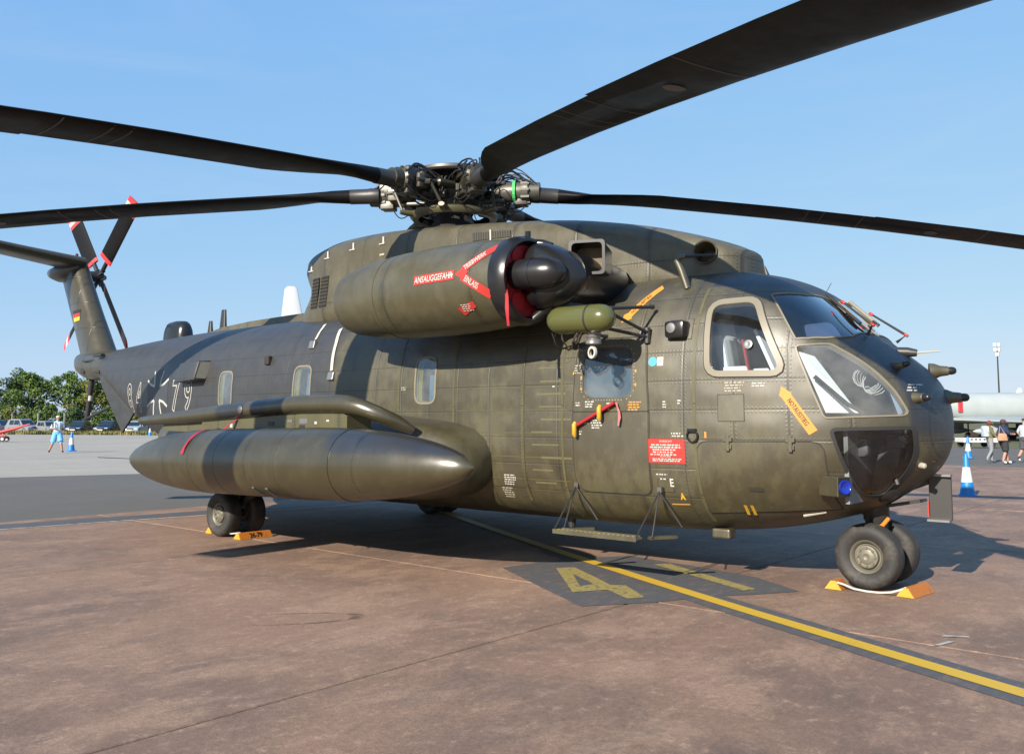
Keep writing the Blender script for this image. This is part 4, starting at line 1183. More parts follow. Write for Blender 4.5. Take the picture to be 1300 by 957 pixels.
# ring of the cooling scoop
MB().lathe([(-.03, .118), (.0, .135), (.015, .132), (.0, .118)], (4.345, -.535, 3.42), (.35, -1, .12), 28, caps=False, ref=(1, 0, 0)).build('scoop_lip', M_dog, dog, smooth=50)
# spine behind the fairing, domes and blade aerials
MB().loft([[(x, -w, 3.15), (x, -w * .9, 3.15 + h), (x, w * .9, 3.15 + h), (x, w, 3.15)] for x, w, h in ((-2.6, .34, .22), (-3.6, .34, .215), (-4.8, .32, .20), (-5.8, .28, .16), (-6.4, .2, .10))]).build('spine_fairing', M_dog, heli)
MB().loft([se_ring(x, 0, 3.2, w, h, 2.6, 20) for x, w, h in ((-8.22, .02, .05), (-8.2, .12, .30), (-8.08, .17, .385), (-7.8, .19, .40), (-7.56, .17, .38), (-7.45, .12, .30), (-7.43, .02, .05))]).build('antenna_dome', M_black, heli, smooth=60)
for x, h, ch in ((-6.0, .40, .20), (-6.45, .22, .14)):
    MB().loft(wing_loft([((x + ch / 2 + .03, -.1, 3.2), (-ch - .06, 0, 0), (0, .09, 0)), ((x + ch / 2, -.1, 3.27 + h), (-ch * .75, 0, 0), (0, .05, 0))])).build('blade_aerial', M_dark, heli, smooth=50)
MB().loft(wing_loft([((4.95, -.25, 3.13), (-.10, 0, 0), (0, .05, 0)), ((4.90, -.25, 3.24), (-.03, 0, 0), (0, .02, 0))])).build('blade_aerial', M_dark, heli, smooth=50)
MB().tube([(5.36, .20, 2.95), (5.42, .22, 3.06)], .004, 5).build('whip_aerial', M_steel, heli)
# vent box on the rear flank
vb = MB(); a = -5.30; b = -4.46
vb.add([(a, -1.18, 2.60), (b, -1.20, 2.60), (b, -1.30, 2.25), (a, -1.26, 2.25), (a + .10, -1.36, 2.57), (b - .03, -1.42, 2.585), (b, -1.52, 2.27), (a + .08, -1.46, 2.24)], [(0, 1, 5, 4), (1, 2, 6, 5), (2, 3, 7, 6), (3, 0, 4, 7), (4, 5, 6, 7), (0, 3, 2, 1)])
vbo = vb.build('vent_box', M_fus, heli, bevel=.02, smooth=40)
MB().add([(b + .004, -1.22, 2.57), (b + .004, -1.40, 2.565), (b + .008, -1.49, 2.30), (b + .008, -1.31, 2.29)], [(0, 1, 2, 3)]).build('vent_face', M_cream, vbo)
q = fus_xz(-2.70, 2.51, .02); MB().box(q, (.12, .08, .14)).build('vent_cowl', M_gap, heli, bevel=.02)

# ---------------------------------------------------------------- nose fittings
def sensor(base, d, k=1.0):
    d = Vector(d).normalized(); b = Vector(base) - d * .05
    s = MB().lathe([(0, .095 * k), (.05, .088 * k), (.10, .062 * k), (.17, .052 * k), (.175, .045 * k)], b, d, 20).build('warning_sensor', M_olive, heli, smooth=40)
    MB().lathe([(.172, .044 * k), (.20, .046 * k), (.225, .040 * k), (.24, .025 * k), (.245, .004)], b, d, 18).build('sensor_lens', M_black, s, smooth=60)
sensor((6.25, -.44, 2.11), (.75, -.45, .12), .62)
sensor((6.41, -.47, 1.81), (.85, -.42, .05), .76)
sensor((6.40, .26, 2.09), (.85, .35, .02), .86)
sensor((6.52, .20, 1.83), (.9, .32, 0), .88)
pr = MB().tube([(6.13, .03, 2.28), (6.22, .05, 2.275), (6.30, .06, 2.265)], [.05, .05, .035], 10).build('nose_probe', M_dark, heli, smooth=50)
MB().tube([(6.28, .06, 2.265), (6.50, .10, 2.275)], [.012, .008], 6).build('probe_tip', M_cream, pr)
q = fus_xz(6.42, 1.20, .0); MB().lathe([(0, .03), (.05, .025), (.06, .012)], q, (.8, -.5, -.1), 12).build('drain_stub', M_cream, heli)
surf_line([(6.47, 1.10), (6.49, 1.24)], .010, .004, 'stripe', M_yellow, fuselage)
# wipers with red tip covers
M_redcap = plain('red rubber cap', (.40, .02, .01), .5)
def wiper(base, elbow, tip, blade0_, blade1_):
    w = MB().tube([base, elbow, tip], [.016, .014, .010], 8).build('wiper', M_rubberseal, heli, smooth=40)
    for p in (tip, elbow): MB().lathe([(-.025, .010), (-.018, .015), (.018, .015), (.025, .010)], p, (Vector(tip) - Vector(elbow)), 10).build('wiper_cap', M_redcap, w, smooth=50)
    if blade0_: MB().tube([blade0_, blade1_], [.022, .022], 6, flat=.6).build('wiper_blade', M_rubberseal, w)
wiper((5.97, -.33, 2.43), (6.02, -.33, 2.53), (5.72, -.27, 2.78), (5.50, -.12, 2.895), (5.86, -.20, 2.565))
wiper((6.03, .32, 2.40), (6.12, .34, 2.47), (5.78, .34, 2.71), None, None)
wb = MB().tube([(5.50, .50, 2.88), (5.80, .50, 2.60)], [.022, .022], 6).build('wiper_blade', M_trim, heli)
# black lamp box behind the side window
q = Vector((4.41, -1.25, 2.52)); lb = MB().box(q, (.22, .16, .17)).build('lamp_box', M_black, heli, bevel=.03, smooth=40)
MB().lathe([(0, .055), (.02, .05), (.025, .02)], q + Vector((-.02, -.08, .01)), (0, -1, 0), 16).build('lamp_lens', M_alu, lb, smooth=40)
# blue lensed box on the lower nose
q = Vector((5.82, -.90, 1.01)); rt = Matrix.Rotation(R(-28), 3, 'Z')
bb = MB().box(q, (.26, .14, .18), rt).build('sensor_box', M_olive, heli, bevel=.01)
MB().lathe([(.131, .065), (.15, .065), (.15, .055), (.138, .045), (.136, .005)], q, rt @ Vector((1, 0, 0)), 20).build('lens', plain('blue coated lens', (.01, .03, .32), .12, .2, .8), bb, smooth=50)
MB().box(q + rt @ Vector((.128, 0, 0)), (.012, .13, .17), rt).build('bezel', M_black, bb)
# folded nose gear door
gd = MB().box((6.43, .18, .87), (.20, .035, .42), Matrix.Rotation(R(6), 3, 'Z')).build('nose_gear_door', M_dark, heli, bevel=.005)
MB().box((6.43, .155, 1.085), (.22, .07, .02)).build('door_edge', M_alu, gd); MB().box((6.42, .15, .655), (.20, .09, .02)).build('door_edge', M_alu, gd)
MB().box((6.325, .160, .76), (.010, .030, .14)).build('reflector', M_redcap, gd)
MB().tube([(6.33, .19, 1.03), (6.08, .12, .94), (5.9, .08, .88)], [.035, .05, .07], 8).build('door_link', M_dark, gd)
MB().box((6.10, .10, .80), (.40, .22, .03), Matrix.Rotation(R(-12), 3, 'Y')).build('inner_door', M_dark, gd)
# tie-down ring and handle
q = fus_xz(4.58, 1.46, .02); MB().lathe([(-.008, .05), (-.008, .065), (.008, .065), (.008, .05)], q, (0, 1, 0), 18, caps=False).build('grab_handle', M_black, heli, smooth=40)
MB().box(q + Vector((0, -.005, .055)), (.09, .03, .03)).build('grab_handle', M_black, heli)
MB().box((4.60, -.72, .47), (.20, .14, .10)).build('belly_aerial', M_olive, heli, bevel=.02)
MB().tube([(2.65, -.7, .50), (2.65, -.7, .38)], [.05, .04], 10).build('drain_mast', M_dark, heli)
MB().tube([(5.42, -.66, .70), (5.62, -.60, .74)], [.02, .012], 8).build('static_vane', M_cream, heli)

# ---------------------------------------------------------------- rescue hoist
rh = MB()
prof = [(0, .004), (.006, .05), (.03, .09), (.08, .125), (.14, .14), (.64, .14), (.70, .128), (.76, .095), (.79, .05), (.80, .004)]
rh.lathe(prof, (3.29, -1.90, 2.63), (1, 0, -.02), 32)
hoist = rh.build('rescue_hoist', plain('glossy green enamel', (.075, .080, .026), .22, 0, .55, .06), heli, smooth=60)
MB().lathe([(.52, .1405), (.52, .144), (.54, .144), (.54, .1405)], (3.29, -1.9, 2.63), (1, 0, -.02), 32, caps=False).build('band', M_dark, hoist)
MB().lathe([(0, .06), (.02, .075), (.04, .06), (.06, .075), (.08, .06), (.10, .08), (.13, .08), (.14, .03)], (3.80, -1.84, 2.50), (0, 0, -1), 24).build('cable_drum', M_alu, hoist, smooth=30)
MB().lathe([(-.012, .038), (-.012, .062), (.012, .062), (.012, .038)], (3.80, -1.86, 2.285), (.3, 1, 0), 20, caps=False).build('hook_ring', M_white, hoist, smooth=40)
MB().tube([(3.80, -1.85, 2.37), (3.80, -1.86, 2.345)], .02, 8).build('hook_swivel', M_steel, hoist)
for p0, p1 in (((4.02, -1.86, 2.71), (4.10, -1.20, 2.78)), ((4.02, -1.84, 2.66), (4.08, -1.25, 2.50)), ((3.90, -1.80, 2.53), (4.08, -1.26, 2.46)), ((3.45, -1.80, 2.70), (3.50, -1.15, 2.82)), ((3.45, -1.8, 2.55), (3.55, -1.25, 2.50))):
    MB().tube([p0, Vector(p0).lerp(Vector(p1), .1), Vector(p0).lerp(Vector(p1), .9), p1], [.026, .018, .018, .026], 8).build('strut', M_dark, hoist, smooth=40)
MB().tube([(4.07, -1.27, 2.40), (4.07, -1.27, 2.56)], .035, 10).build('pivot', M_dark, hoist)
rn = random.Random(3)
for k in range(9):
    pts = []; x0 = rn.uniform(3.34, 3.7); x1 = rn.uniform(3.2, 3.45); z0 = 2.50; y0 = rn.uniform(-1.95, -1.75)
    for t in range(8):
        u = t / 7; pts.append((lerp(x0, x1, u) + .02 * math.sin(5 * u + k), lerp(y0, -1.36, u * u), z0 - .12 * math.sin(PI * u) * rn.uniform(.7, 1.2) - .06 * u))
    MB().tube(pts, rn.choice((.007, .009)), 6).build('hose', rn.choice((M_hose, M_hose, M_steel)), hoist, smooth=60)

# ---------------------------------------------------------------- boarding step
st = empty('boarding_step', (0, 0, 0), 0, heli)
MB().box((3.70, -1.68, .475), (1.02, .11, .025)).build('tread', M_alu, st, bevel=.004)
MB().box((3.70, -1.738, .472), (1.02, .012, .045)).build('tread_edge', M_olive, st)
MB().box((3.70, -1.60, .47), (.98, .03, .05)).build('tread_rail', M_olive, st)
for k in range(17):
    MB().box((3.24 + .057 * k, -1.70, .490), (.032, .028, .006)).build('grip_dash', plain('worn yellow paint', (.40, .31, .08), .6) if k == 0 else bpy.data.materials['worn yellow paint'], st)
for x, xo in ((3.19, -.02), (4.19, .02)):
    top = Vector((x + xo, -1.31, .90))
    for e in ((x, -1.72, .475), (x + xo * 2 + .06, -1.58, .475), (x + .22 if x < 3.5 else x + .24, -1.25, .56)):
        MB().tube([top, e], .009, 6).build('stay_rod', M_dark, st)
    MB().box(top + Vector((0, .02, .02)), (.05, .04, .05)).build('stay_bracket', M_steel, st)
    MB().box((x + .14, -1.45, .475), (.30, .05, .03), Matrix.Rotation(R(58), 3, 'Z')).build('step_arm', M_olive, st)

# ---------------------------------------------------------------- cockpit inside
ck = empty('cockpit', (0, 0, 0), 0, heli)
M_seat = plain('grey seat fabric', (.16, .165, .16), .85)
M_frame = plain('pale grey seat shell', (.62, .63, .62), .5)
M_floor = plain('cockpit floor', (.035, .036, .037), .8)
flo = []
for i in range(14):
    x = 4.35 + 1.9 * i / 13; s = fus_s_of_x(x); p = fus_xz(x, 1.57, -.04); flo.append(p)
m = MB(); m.add([tuple(p) for p in flo] + [(p.x, -p.y, p.z) for p in flo], [(k, k + 1, 14 + k + 1, 14 + k) for k in range(13)]); m.build('floor', M_floor, ck)
bk = [fus_pt(fus_s_of_x(4.36), -PI / 2 + 2 * PI * k / 40) for k in range(40)]
MB().add([(4.36, p.y * .97, lerp(1.8, p.z, .97)) for p in bk], [tuple(range(40))]).build('bulkhead', plain('pale blue grey lining', (.26, .32, .37), .8), ck)
for sd in (-1, 1):
    Y = .62 * sd
    sh = MB(); sh.box((4.95, Y, 1.80), (.46, .46, .10)); sh.box((4.70, Y, 2.15), (.10, .46, .66), Matrix.Rotation(R(-10), 3, 'Y')); sh.box((4.62, Y, 2.55), (.09, .26, .20), Matrix.Rotation(R(-10), 3, 'Y'))
    for q_ in (-.25, .25): sh.box((4.84, Y + q_, 2.0), (.42, .03, .30), taper=(.6, 1))
    so = sh.build('seat', M_frame, ck, bevel=.02, smooth=40)
    MB().box((4.97, Y, 1.87), (.40, .40, .08)).build('cushion', M_seat, so, bevel=.02); MB().box((4.765, Y, 2.15), (.07, .38, .56), Matrix.Rotation(R(-10), 3, 'Y')).build('cushion', M_seat, so, bevel=.02)
    for q_ in (-.09, .09): MB().box((4.81, Y + q_, 2.2), (.02, .045, .5), Matrix.Rotation(R(-10), 3, 'Y')).build('harness', plain('harness webbing', (.30, .02, .02), .8) if q_ > 0 else M_dark, so)
    MB().tube([(5.35, Y, 1.6), (5.30, Y, 1.95), (5.26, Y, 2.05)], [.018, .018, .03], 8).build('control_stick', M_dark, ck)
pn = MB(); pn.box((5.60, 0, 2.15), (.16, 1.5, .34), Matrix.Rotation(R(-15), 3, 'Y')); pn.box((5.62, 0, 2.34), (.34, 1.56, .05)); po_ = pn.build('instrument_panel', M_floor, ck, bevel=.02)
MB().box((5.0, 0, 1.85), (.9, .30, .5)).build('centre_console', M_floor, ck, bevel=.03)
for k in range(6): MB().lathe([(0, .05), (.02, .05)], (5.505, -.6 + .24 * k, 2.15), (-1, 0, .2), 14).build('dial', M_frame if k % 3 == 0 else M_dark, po_)
MB().box((5.05, 0, 2.98), (.5, .6, .06), Matrix.Rotation(R(8), 3, 'Y')).build('overhead_panel', M_dark, ck, bevel=.02)
# pale panels added in place of glare and reflections in the cockpit windows
bl_ = MB(); a_ = [fus_xz(5.58, 2.27, -.06), fus_xz(5.81, 1.68, -.06), fus_xz(6.10, 1.68, -.20), fus_xz(5.75, 2.27, -.16)]
bl_.add(a_, [(0, 1, 2, 3)]); bl_.build('glare_panel', plain('white glare panel', (.78, .79, .78), .8), ck)  # added white panel, stands in for sun glare on the lower nose glass
for k in range(7):
    pts = []
    for t in range(12):
        u = t / 11; an = u * 2 * PI * .8 + k * .5
        pts.append((6.02 + .10 * math.cos(an) + .015 * k, -.58 + .04 * math.sin(an * 1.3 + k), 2.02 + .10 * math.sin(an) - .012 * k))
    MB().tube(pts, .006, 6).build('cable', M_white, ck, smooth=60)
MB().tube([fus_xz(5.72, 2.02, -.03), fus_xz(5.98, 1.76, -.03), fus_xz(6.10, 1.68, -.03)], [.02, .02, .016], 8).build('window_handle', M_rubberseal, ck)
q = fus_xz(5.14, 2.33, .016); MB().lathe([(0, .045), (.012, .045), (.016, .03), (.010, .01)], q, (0, -1, .2), 20).build('vent_knob', M_alu, ck, smooth=40)
MB().box((4.98, -.30, 2.30), (.04, .36, .55), Matrix.Rotation(R(-24), 3, 'Y')).build('bright_panel', plain('white reflection panel', (.75, .76, .77), .7), ck, bevel=.01)  # added white panel, gives the bright reflection in the side window
MB().box((5.22, -.78, 2.02), (.34, .20, .03), Matrix.Rotation(R(14), 3, 'Y')).build('pale_board', plain('pale reflection board', (.7, .7, .68), .8), ck)  # added pale board, part of the side window's reflected brightness
# things in the chin bay
cb = MB(); cb.box((6.12, -.30, 1.18), (.20, .18, .48), Matrix.Rotation(R(14), 3, 'Y')); cb.box((6.22, -.36, 1.42), (.18, .14, .14)); cb.box((5.98, -.55, 1.36), (.10, .10, .18))
cb.build('camera_turret', plain('grey camera casting', (.085, .088, .095), .5), ck, bevel=.02, smooth=30)
MB().lathe([(0, .11), (.06, .12), (.12, .10), (.15, .04)], (6.06, -.28, .99), (.3, -.3, -.6), 20).build('turret_lens', M_black, ck, smooth=50)
MB().tube([(6.18, -.44, 1.20), (6.24, -.45, 1.02)], [.03, .022], 8).build('bracket', M_dark, ck)
for k in range(5): MB().tube([(6.26 + .02 * k, -.44, 1.46), (6.32, -.43 - .01 * k, 1.40 + .02 * k), (6.38, -.36, 1.44)], .008, 6).build('cable', M_steel if k % 2 else M_white, ck, smooth=60)
m = MB(); m.box((5.92, -.1, 1.2), (.04, 1.5, .7)); m.build('chin_bulkhead', plain('grey primer', (.16, .165, .17), .7), ck)
surf_patch(offset_poly(rounded(W_DOOR, .13), .02), -.05, 'door_sky_backing', plain('blue grey sky backing', (.085, .130, .175), .7), ck)  # added backing, coloured like the sky reflected in the door glass
for w_ in (W_C1, W_C2, W_C3):
    x0 = w_[0][0]; x1 = w_[1][0]; m_ = surf_patch(rect(x0 - .01, 1.80, lerp(x0, x1, .27), 2.40), -.035, 'window_padding', M_yellow, ck); surf_patch(rect(lerp(x0, x1, .27), 1.80, x1 + .02, 2.42), -.16, 'window_sky_backing', plain('pale blue sky backing', (.17, .26, .34), .7) if w_ is W_C1 else bpy.data.materials['pale blue sky backing'], ck)  # blue panels added in place of sky seen through the cabin windows
# troop seat canvas and pale lining behind the cabin windows
MB().box((-1.0, 1.20, 1.9), (7.5, .05, 1.2)).build('cabin_lining', plain('pale cabin quilt', (.30, .32, .32), .8), ck)

# ---------------------------------------------------------------- ground crew covers left on the helicopter (separate things)
cov = MB()
cov.lathe([(2.945, .134), (2.965, .14), (2.965, .380), (2.94, .383), (2.92, .376), (2.92, .134)], (0, -1.9, 3.085), (1, 0, 0), 40, caps=False)
cv = cov.build('intake_cover', M_red, smooth=40); tag(cv, 'red ring shaped cover pushed into the black engine intake', 'intake cover')
for an in (60, -60): MB().lathe([(.0, .10), (.012, .098)], (2.966, -1.9 - .27 * math.cos(R(an)), 3.085 + .27 * math.sin(R(an))), (1, 0, 0), 20).build('lettered_pad', plain('dull red pad', (.36, .01, .015), .7), cv)
def ribbon(name, pts, w, label, mt=M_red, sag=.0):
    m = MB(); L = []; n = len(pts)
    for i, p in enumerate(pts):
        p = Vector(p); L.append(p + Vector((-w / 2, .006 * math.sin(i * 1.7), 0))); L.append(p + Vector((w / 2, -.006 * math.sin(i * 1.7), 0)))
    fr = [(2 * i, 2 * i + 1, 2 * i + 3, 2 * i + 2) for i in range(n - 1)]
    b = len(L); L2 = [p + Vector((0, -.003, 0)) for p in L]
    m.add(L + L2, fr + [tuple(b + k for k in reversed(f)) for f in fr])
    o = m.build(name, mt, smooth=60); tag(o, label, 'ribbon'); return o
ribbon('warning_ribbon', [(2.98, -2.22, 3.05), (3.02, -2.28, 2.97), (3.07, -2.32, 2.86), (3.08, -2.33, 2.74), (3.09, -2.33, 2.64), (3.10, -2.33, 2.56)], .040, 'long red streamer hanging from the engine intake cover')
lb_ = MB(); lb_.tube([fus_xz(3.205, 1.535, .05), fus_xz(3.73, 1.795, .05)], .019, 10)
bar = lb_.build('door_locking_bar', M_red, smooth=40); tag(bar, 'red bar with two yellow grips slanting across the crew door', 'locking bar')
for x, z in ((3.235, 1.515), (3.555, 1.69)):
    MB().tube([fus_xz(x, z - .075, .06), fus_xz(x, z - .05, .075), fus_xz(x, z + .05, .075), fus_xz(x, z + .075, .06)], [.018, .026, .026, .018], 10).build('grip', M_yellow, bar, smooth=50)
ribbon('warning_ribbon', [(3.745, -1.37, 1.795), (3.765, -1.38, 1.75), (3.785, -1.38, 1.70), (3.79, -1.38, 1.64), (3.78, -1.38, 1.59), (3.775, -1.38, 1.555)], .026, 'short pink and white streamer tied to the crew door bar', plain('faded pink ribbon', (.40, .12, .12), .7, var=.5, scale=30))
def tankp(x, ang, off=.014):
    r = .405 + off
    return (x, -2.9 - r * math.sin(R(ang)), 1.055 + .0162 * (x + 3.63) + r * math.cos(R(ang)))
ribbon('warning_ribbon', [(-1.36, -2.625, 1.62), (-1.42, -2.70, 1.55)] + [tankp(-1.45 - .006 * k, -20 + 12 * k) for k in range(9)], .055, 'dark red streamer draped over the drop tank', plain('crimson ribbon', (.26, .010, .028), .7))

# wheel chocks
def chock(loc, rz, L, label, lettering=None):
    e = MB(); h = .085; w = .085
    e.add([(-L / 2, -w, 0), (L / 2, -w, 0), (L / 2, w, 0), (-L / 2, w, 0), (-L / 2 + .01, -.025, h), (L / 2 - .01, -.025, h), (L / 2 - .01, .025, h), (-L / 2 + .01, .025, h)], [(0, 3, 2, 1), (0, 1, 5, 4), (1, 2, 6, 5), (2, 3, 7, 6), (3, 0, 4, 7), (4, 5, 6, 7)])
    o = e.build('wheel_chock', M_chock, bevel=.006); o.location = loc; o.rotation_euler = (0, 0, rz)
    tag(o, label, 'chock', 'orange wheel chocks')
    MB().add([(-L / 2 - .003, -w * .93, .004), (-L / 2 - .003, w * .93, .004), (-L / 2 + .007, .025, h - .004), (-L / 2 + .007, -.025, h - .004)], [(0, 1, 2, 3)]).build('yellow_end', M_yellow, o)
    if lettering:
        vs, fs = text2d(lettering, .085, .002, 'CENTER'); m = MB()
        m.add([(a, lerp(-w, -.025, (b + .018) / .095) - .003, .004 + b + .012) for a, b in vs], fs); m.build('lettering', M_blacktxt, o)
    return o
ch_ = Mat('chipped orange paint', (.40, .13, .012), .6); nz = ch_.noise(9, 6, .7); ch_.mix(nz.ss(.60, .68), (.17, .09, .06)); M_chock = ch_.done()
chock((5.62, -.40, 0), R(90), .20, 'short orange chock behind the nose wheel, showing its yellow end')
chock((6.29, -.22, 0), R(84), .46, 'scuffed orange chock in front of the nose wheel')
chock((-2.72, -2.02, 0), R(90), .34, 'small orange chock behind the main wheel under the drop tank')
chock((-1.84, -2.02, 0), R(90), .52, 'long orange chock lettered 26-79 in front of the main wheel', '26-79')
def rope(pts, label):
    o = MB().tube(pts, .011, 8).build('chock_rope', plain('dirty white rope', (.40, .39, .35), .8), smooth=60); tag(o, label, 'rope', 'ropes joining the chocks')
rope([(5.66, -.50, .075), (5.72, -.47, .055), (5.80, -.445, .022), (5.92, -.44, .012), (6.04, -.44, .014), (6.14, -.44, .03), (6.22, -.44, .06), (6.27, -.42, .085)], 'white rope looped between the two nose wheel chocks')
rope([(-2.68, -2.17, .08), (-2.55, -2.20, .07), (-2.35, -2.205, .05), (-2.1, -2.2, .05), (-1.88, -2.2, .08)], 'white rope joining the chocks at the main wheel')
# ================================================================ the ground
def sheet(name, poly, z, mat, kind='structure', parent=None):
    o = MB().add([(x, y, z) for x, y in poly], [tuple(range(len(poly)))]).build(name, mat, parent)
    n = o.data.polygons[0].normal
    if n.z < 0: o.data.flip_normals()
    if kind and not parent: o['kind'] = kind
    return o
gm = Mat('dry grassland', (.055, .062, .02), .95, world=True); n = gm.noise(.05, 5); n2 = gm.noise(1.3, 4); gm.mix((n * .6 + n2 * .4).ss(.35, .65), (.13, .11, .04)); M_grassfar = gm.done()
sheet('ground', [(-3000, -3000), (3000, -3000), (3000, 3000), (-3000, 3000)], -.05, M_grassfar)
am = Mat('grey taxiway asphalt', (.094, .087, .076), .88, world=True)
n = am.noise(.35, 5, .6); n2 = am.noise(60, 3, .7); n3 = am.noise(4, 5, .65, (1, .25, 1)); am.scale(n * .5 + n2 * .35 + n3 * .35 + .40); am.bump(n2, .25, .01); M_asph = am.done()
sheet('taxiway', [(-140, -120), (140, -120), (140, 46), (20, 36), (-30, 60), (-70, 42), (-100, 27.5), (-130, 12)], -.030, M_asph)
cm = Mat('pale grey concrete', (.285, .260, .220), .9, world=True)
n = cm.noise(.22, 5, .6, (1, .4, 1)); n2 = cm.noise(25, 3, .7); n3 = cm.noise(1.6, 5, .7, (.35, 1.5, 1)); cm.scale(n * .45 + n2 * .3 + n3 * .45 + .40); M_conc = cm.done()
sheet('concrete_taxiway', [(-130, -60), (-19.5, -60), (-19.5, -1.5), (-17.6, 3.7), (-15.5, 9), (-12, 18), (-40, 50), (-76, 39.5), (-100, 28.6), (-130, 13)], -.024, M_conc)
# brown apron laid in square slabs with open joints
SL = 5.5
sm = Mat('red brown worn concrete', (.228, .140, .092), .82, world=True)
sm.coord()
big = sm.noise(.34, 7, .66, (1, 1, 1), .5); mid = sm.noise(1.5, 8, .74, (1.0, .6, 1), .3); fine = sm.noise(75, 4, .85); fine2 = sm.noise(26, 5, .78); grit = sm.noise(9, 6, .8, (1, .7, 1))
sm.mix(big.ss(.38, .64) * .8, (.135, .086, .062))
sm.mix(mid.ss(.47, .62) * .7, (.285, .184, .123))
sm.mix(grit.ss(.54, .66) * .55, (.33, .222, .152))
sm.mix(sm.noise(.8, 8, .76, (1, .7, 1), .6, off=5.0).ss(.52, .66) * .38, (.080, .062, .053))
oi = sm.nt.nodes.new('ShaderNodeObjectInfo'); rnd_s = NV(sm.nt, oi.outputs['Random'])
tone = fine * 1.5 + fine2 * 1.15 + grit * .6 + rnd_s * .12 - .72
# scuffed tyre mark and old oil spots
ex = (sm.X * .62 + sm.Y * .785 - (2.72 * .62 - 4.70 * .785)) * (1 / .62); ey = (sm.X * .785 - sm.Y * .62 - (2.72 * .785 + 4.70 * .62)) * (1 / .20)
rr_ = (ex * ex + ey * ey)._op('SQRT')
wob = sm.noise(4, 4, .6)
ringm = (rr_ + (wob - .5) * .35 - 1.0).abs().ss(.14, .02) * (ex + .2).ss(-.5, .5) * sm.noise(9, 3, .6, off=2).ss(.30, .52)
tone = tone * (ringm * -.55 + 1.0)
sm.scale(tone)
sm.bump(fine * 1.0 + fine2 * .5, .5, .008)
sm.rough(fine2 * .2 + .68)
M_slab = sm.done()
M_joint = plain('tar filled joint', (.012, .011, .010), .9)
M_edge = plain('slab edge', (.12, .09, .075), .9)
apron = sheet('apron', [(-6.6, -46.3), (48.6, -46.3), (48.6, 25.5), (-6.6, 25.5)], -.020, M_joint)
g_ = .011
sb = MB(); h2 = SL / 2 - g_; c_ = .006
sb.loft([[(-h2, -h2, -.018), (h2, -h2, -.018), (h2, h2, -.018), (-h2, h2, -.018)], [(-h2, -h2, -c_), (h2, -h2, -c_), (h2, h2, -c_), (-h2, h2, -c_)], [(-h2 + c_, -h2 + c_, 0), (h2 - c_, -h2 + c_, 0), (h2 - c_, h2 - c_, 0), (-h2 + c_, h2 - c_, 0)]])
slab0 = sb.build('slab', M_slab, apron)
first = True
rs = random.Random(8)
for i in range(0, 10):
    for j in range(0, 13):
        o = slab0 if first else slab0.copy()
        if not first: COL.objects.link(o)
        first = False
        o.location = (-1 - SL / 2 + SL * i, -46.1 + SL * (j + .5), rs.uniform(-.0015, 0))
# painted markings
mk = Mat('worn yellow road paint', (.50, .315, .022), .6, world=True); n = mk.noise(38, 4, .7); n2 = mk.noise(3, 4, .6); mk.mix((n * .6 + n2 * .4).ss(.57, .68) * .6, (.26, .18, .06)); M_lineY = mk.done()
mk = Mat('faded yellow road paint', (.27, .215, .065), .7, world=True); n = mk.noise(16, 5, .7); mk.mix(n.ss(.50, .64), (.10, .088, .065)); M_fadeY = mk.done()
mk = Mat('grey blackout paint', (.072, .072, .076), .7, world=True); n = mk.noise(12, 6, .72, (1, .35, 1)); mk.mix(n.ss(.50, .66), (.130, .100, .082)); n2 = mk.noise(60, 3); mk.scale(n2 * .5 + .72); M_patch = mk.done()
mk = Mat('faded white road paint', (.34, .33, .30), .7, world=True); n = mk.noise(9, 5, .7); mk.mix(n.ss(.48, .62), (.14, .10, .08)); M_fadeW = mk.done()
def strip(name, pts, w, z, mat, off=0.0):
    m = MB(); n = len(pts); L = []; Q = []
    for i in range(n):
        a = Vector(pts[max(i - 1, 0)]); b = Vector(pts[min(i + 1, n - 1)]); d = (b - a).normalized(); nn = Vector((-d.y, d.x)); p = Vector(pts[i]) + nn * off
        L.append((p.x + nn.x * w / 2, p.y + nn.y * w / 2, z)); Q.append((p.x - nn.x * w / 2, p.y - nn.y * w / 2, z))
    m.add(L + Q, [(k, n + k, n + k + 1, k + 1) for k in range(n - 1)])
    o = m.build(name, mat, None); o['kind'] = 'structure'
    return o
LINE = [(-6.3, 4.35), (-3.8, 2.93), (-1.6, 1.70), (.2, .73), (1.92, -.17), (2.67, -.56), (4.0, -1.23), (5.55, -1.98), (7.0, -2.65), (8.5, -3.32), (11, -4.4)]
strip('guide_line_border', [p for p in LINE if p[0] > 1.9], .42, .004, M_patch)
PATCH = [(2.406, -1.64), (2.503, -.903), (2.67, -.444), (2.987, -.006), (4.135, -.197), (4.765, -.358), (5.416, -.798), (5.176, -1.209), (4.909, -1.541), (4.652, -2.142), (4.267, -2.70), (3.494, -2.268)]
sheet('blackout_patch', PATCH, .003, M_patch)
strip('guide_line', LINE, .155, .008, M_lineY)
FOUR = [(2.877, -1.289), (2.985, -1.105), (3.565, -1.485), (3.887, -1.715), (4.02, -1.640), (4.480, -2.010), (4.387, -2.165), (4.009, -1.935), (3.836, -2.257)]
HOLE = [(3.245, -1.468), (3.745, -1.786), (3.704, -1.961)]
pts = [Vector(p) for p in densify(FOUR, .2) + HOLE]; n9 = len(pts) - 3
vo_, _, fo_, _, _, _ = delaunay_2d_cdt(pts, [(i, (i + 1) % n9) for i in range(n9)] + [(n9, n9 + 1), (n9 + 1, n9 + 2), (n9 + 2, n9)], [], 0, 1e-6)
fo_ = [f for f in fo_ if inside((sum(vo_[i].x for i in f) / 3, sum(vo_[i].y for i in f) / 3), FOUR) and not inside((sum(vo_[i].x for i in f) / 3, sum(vo_[i].y for i in f) / 3), HOLE)]
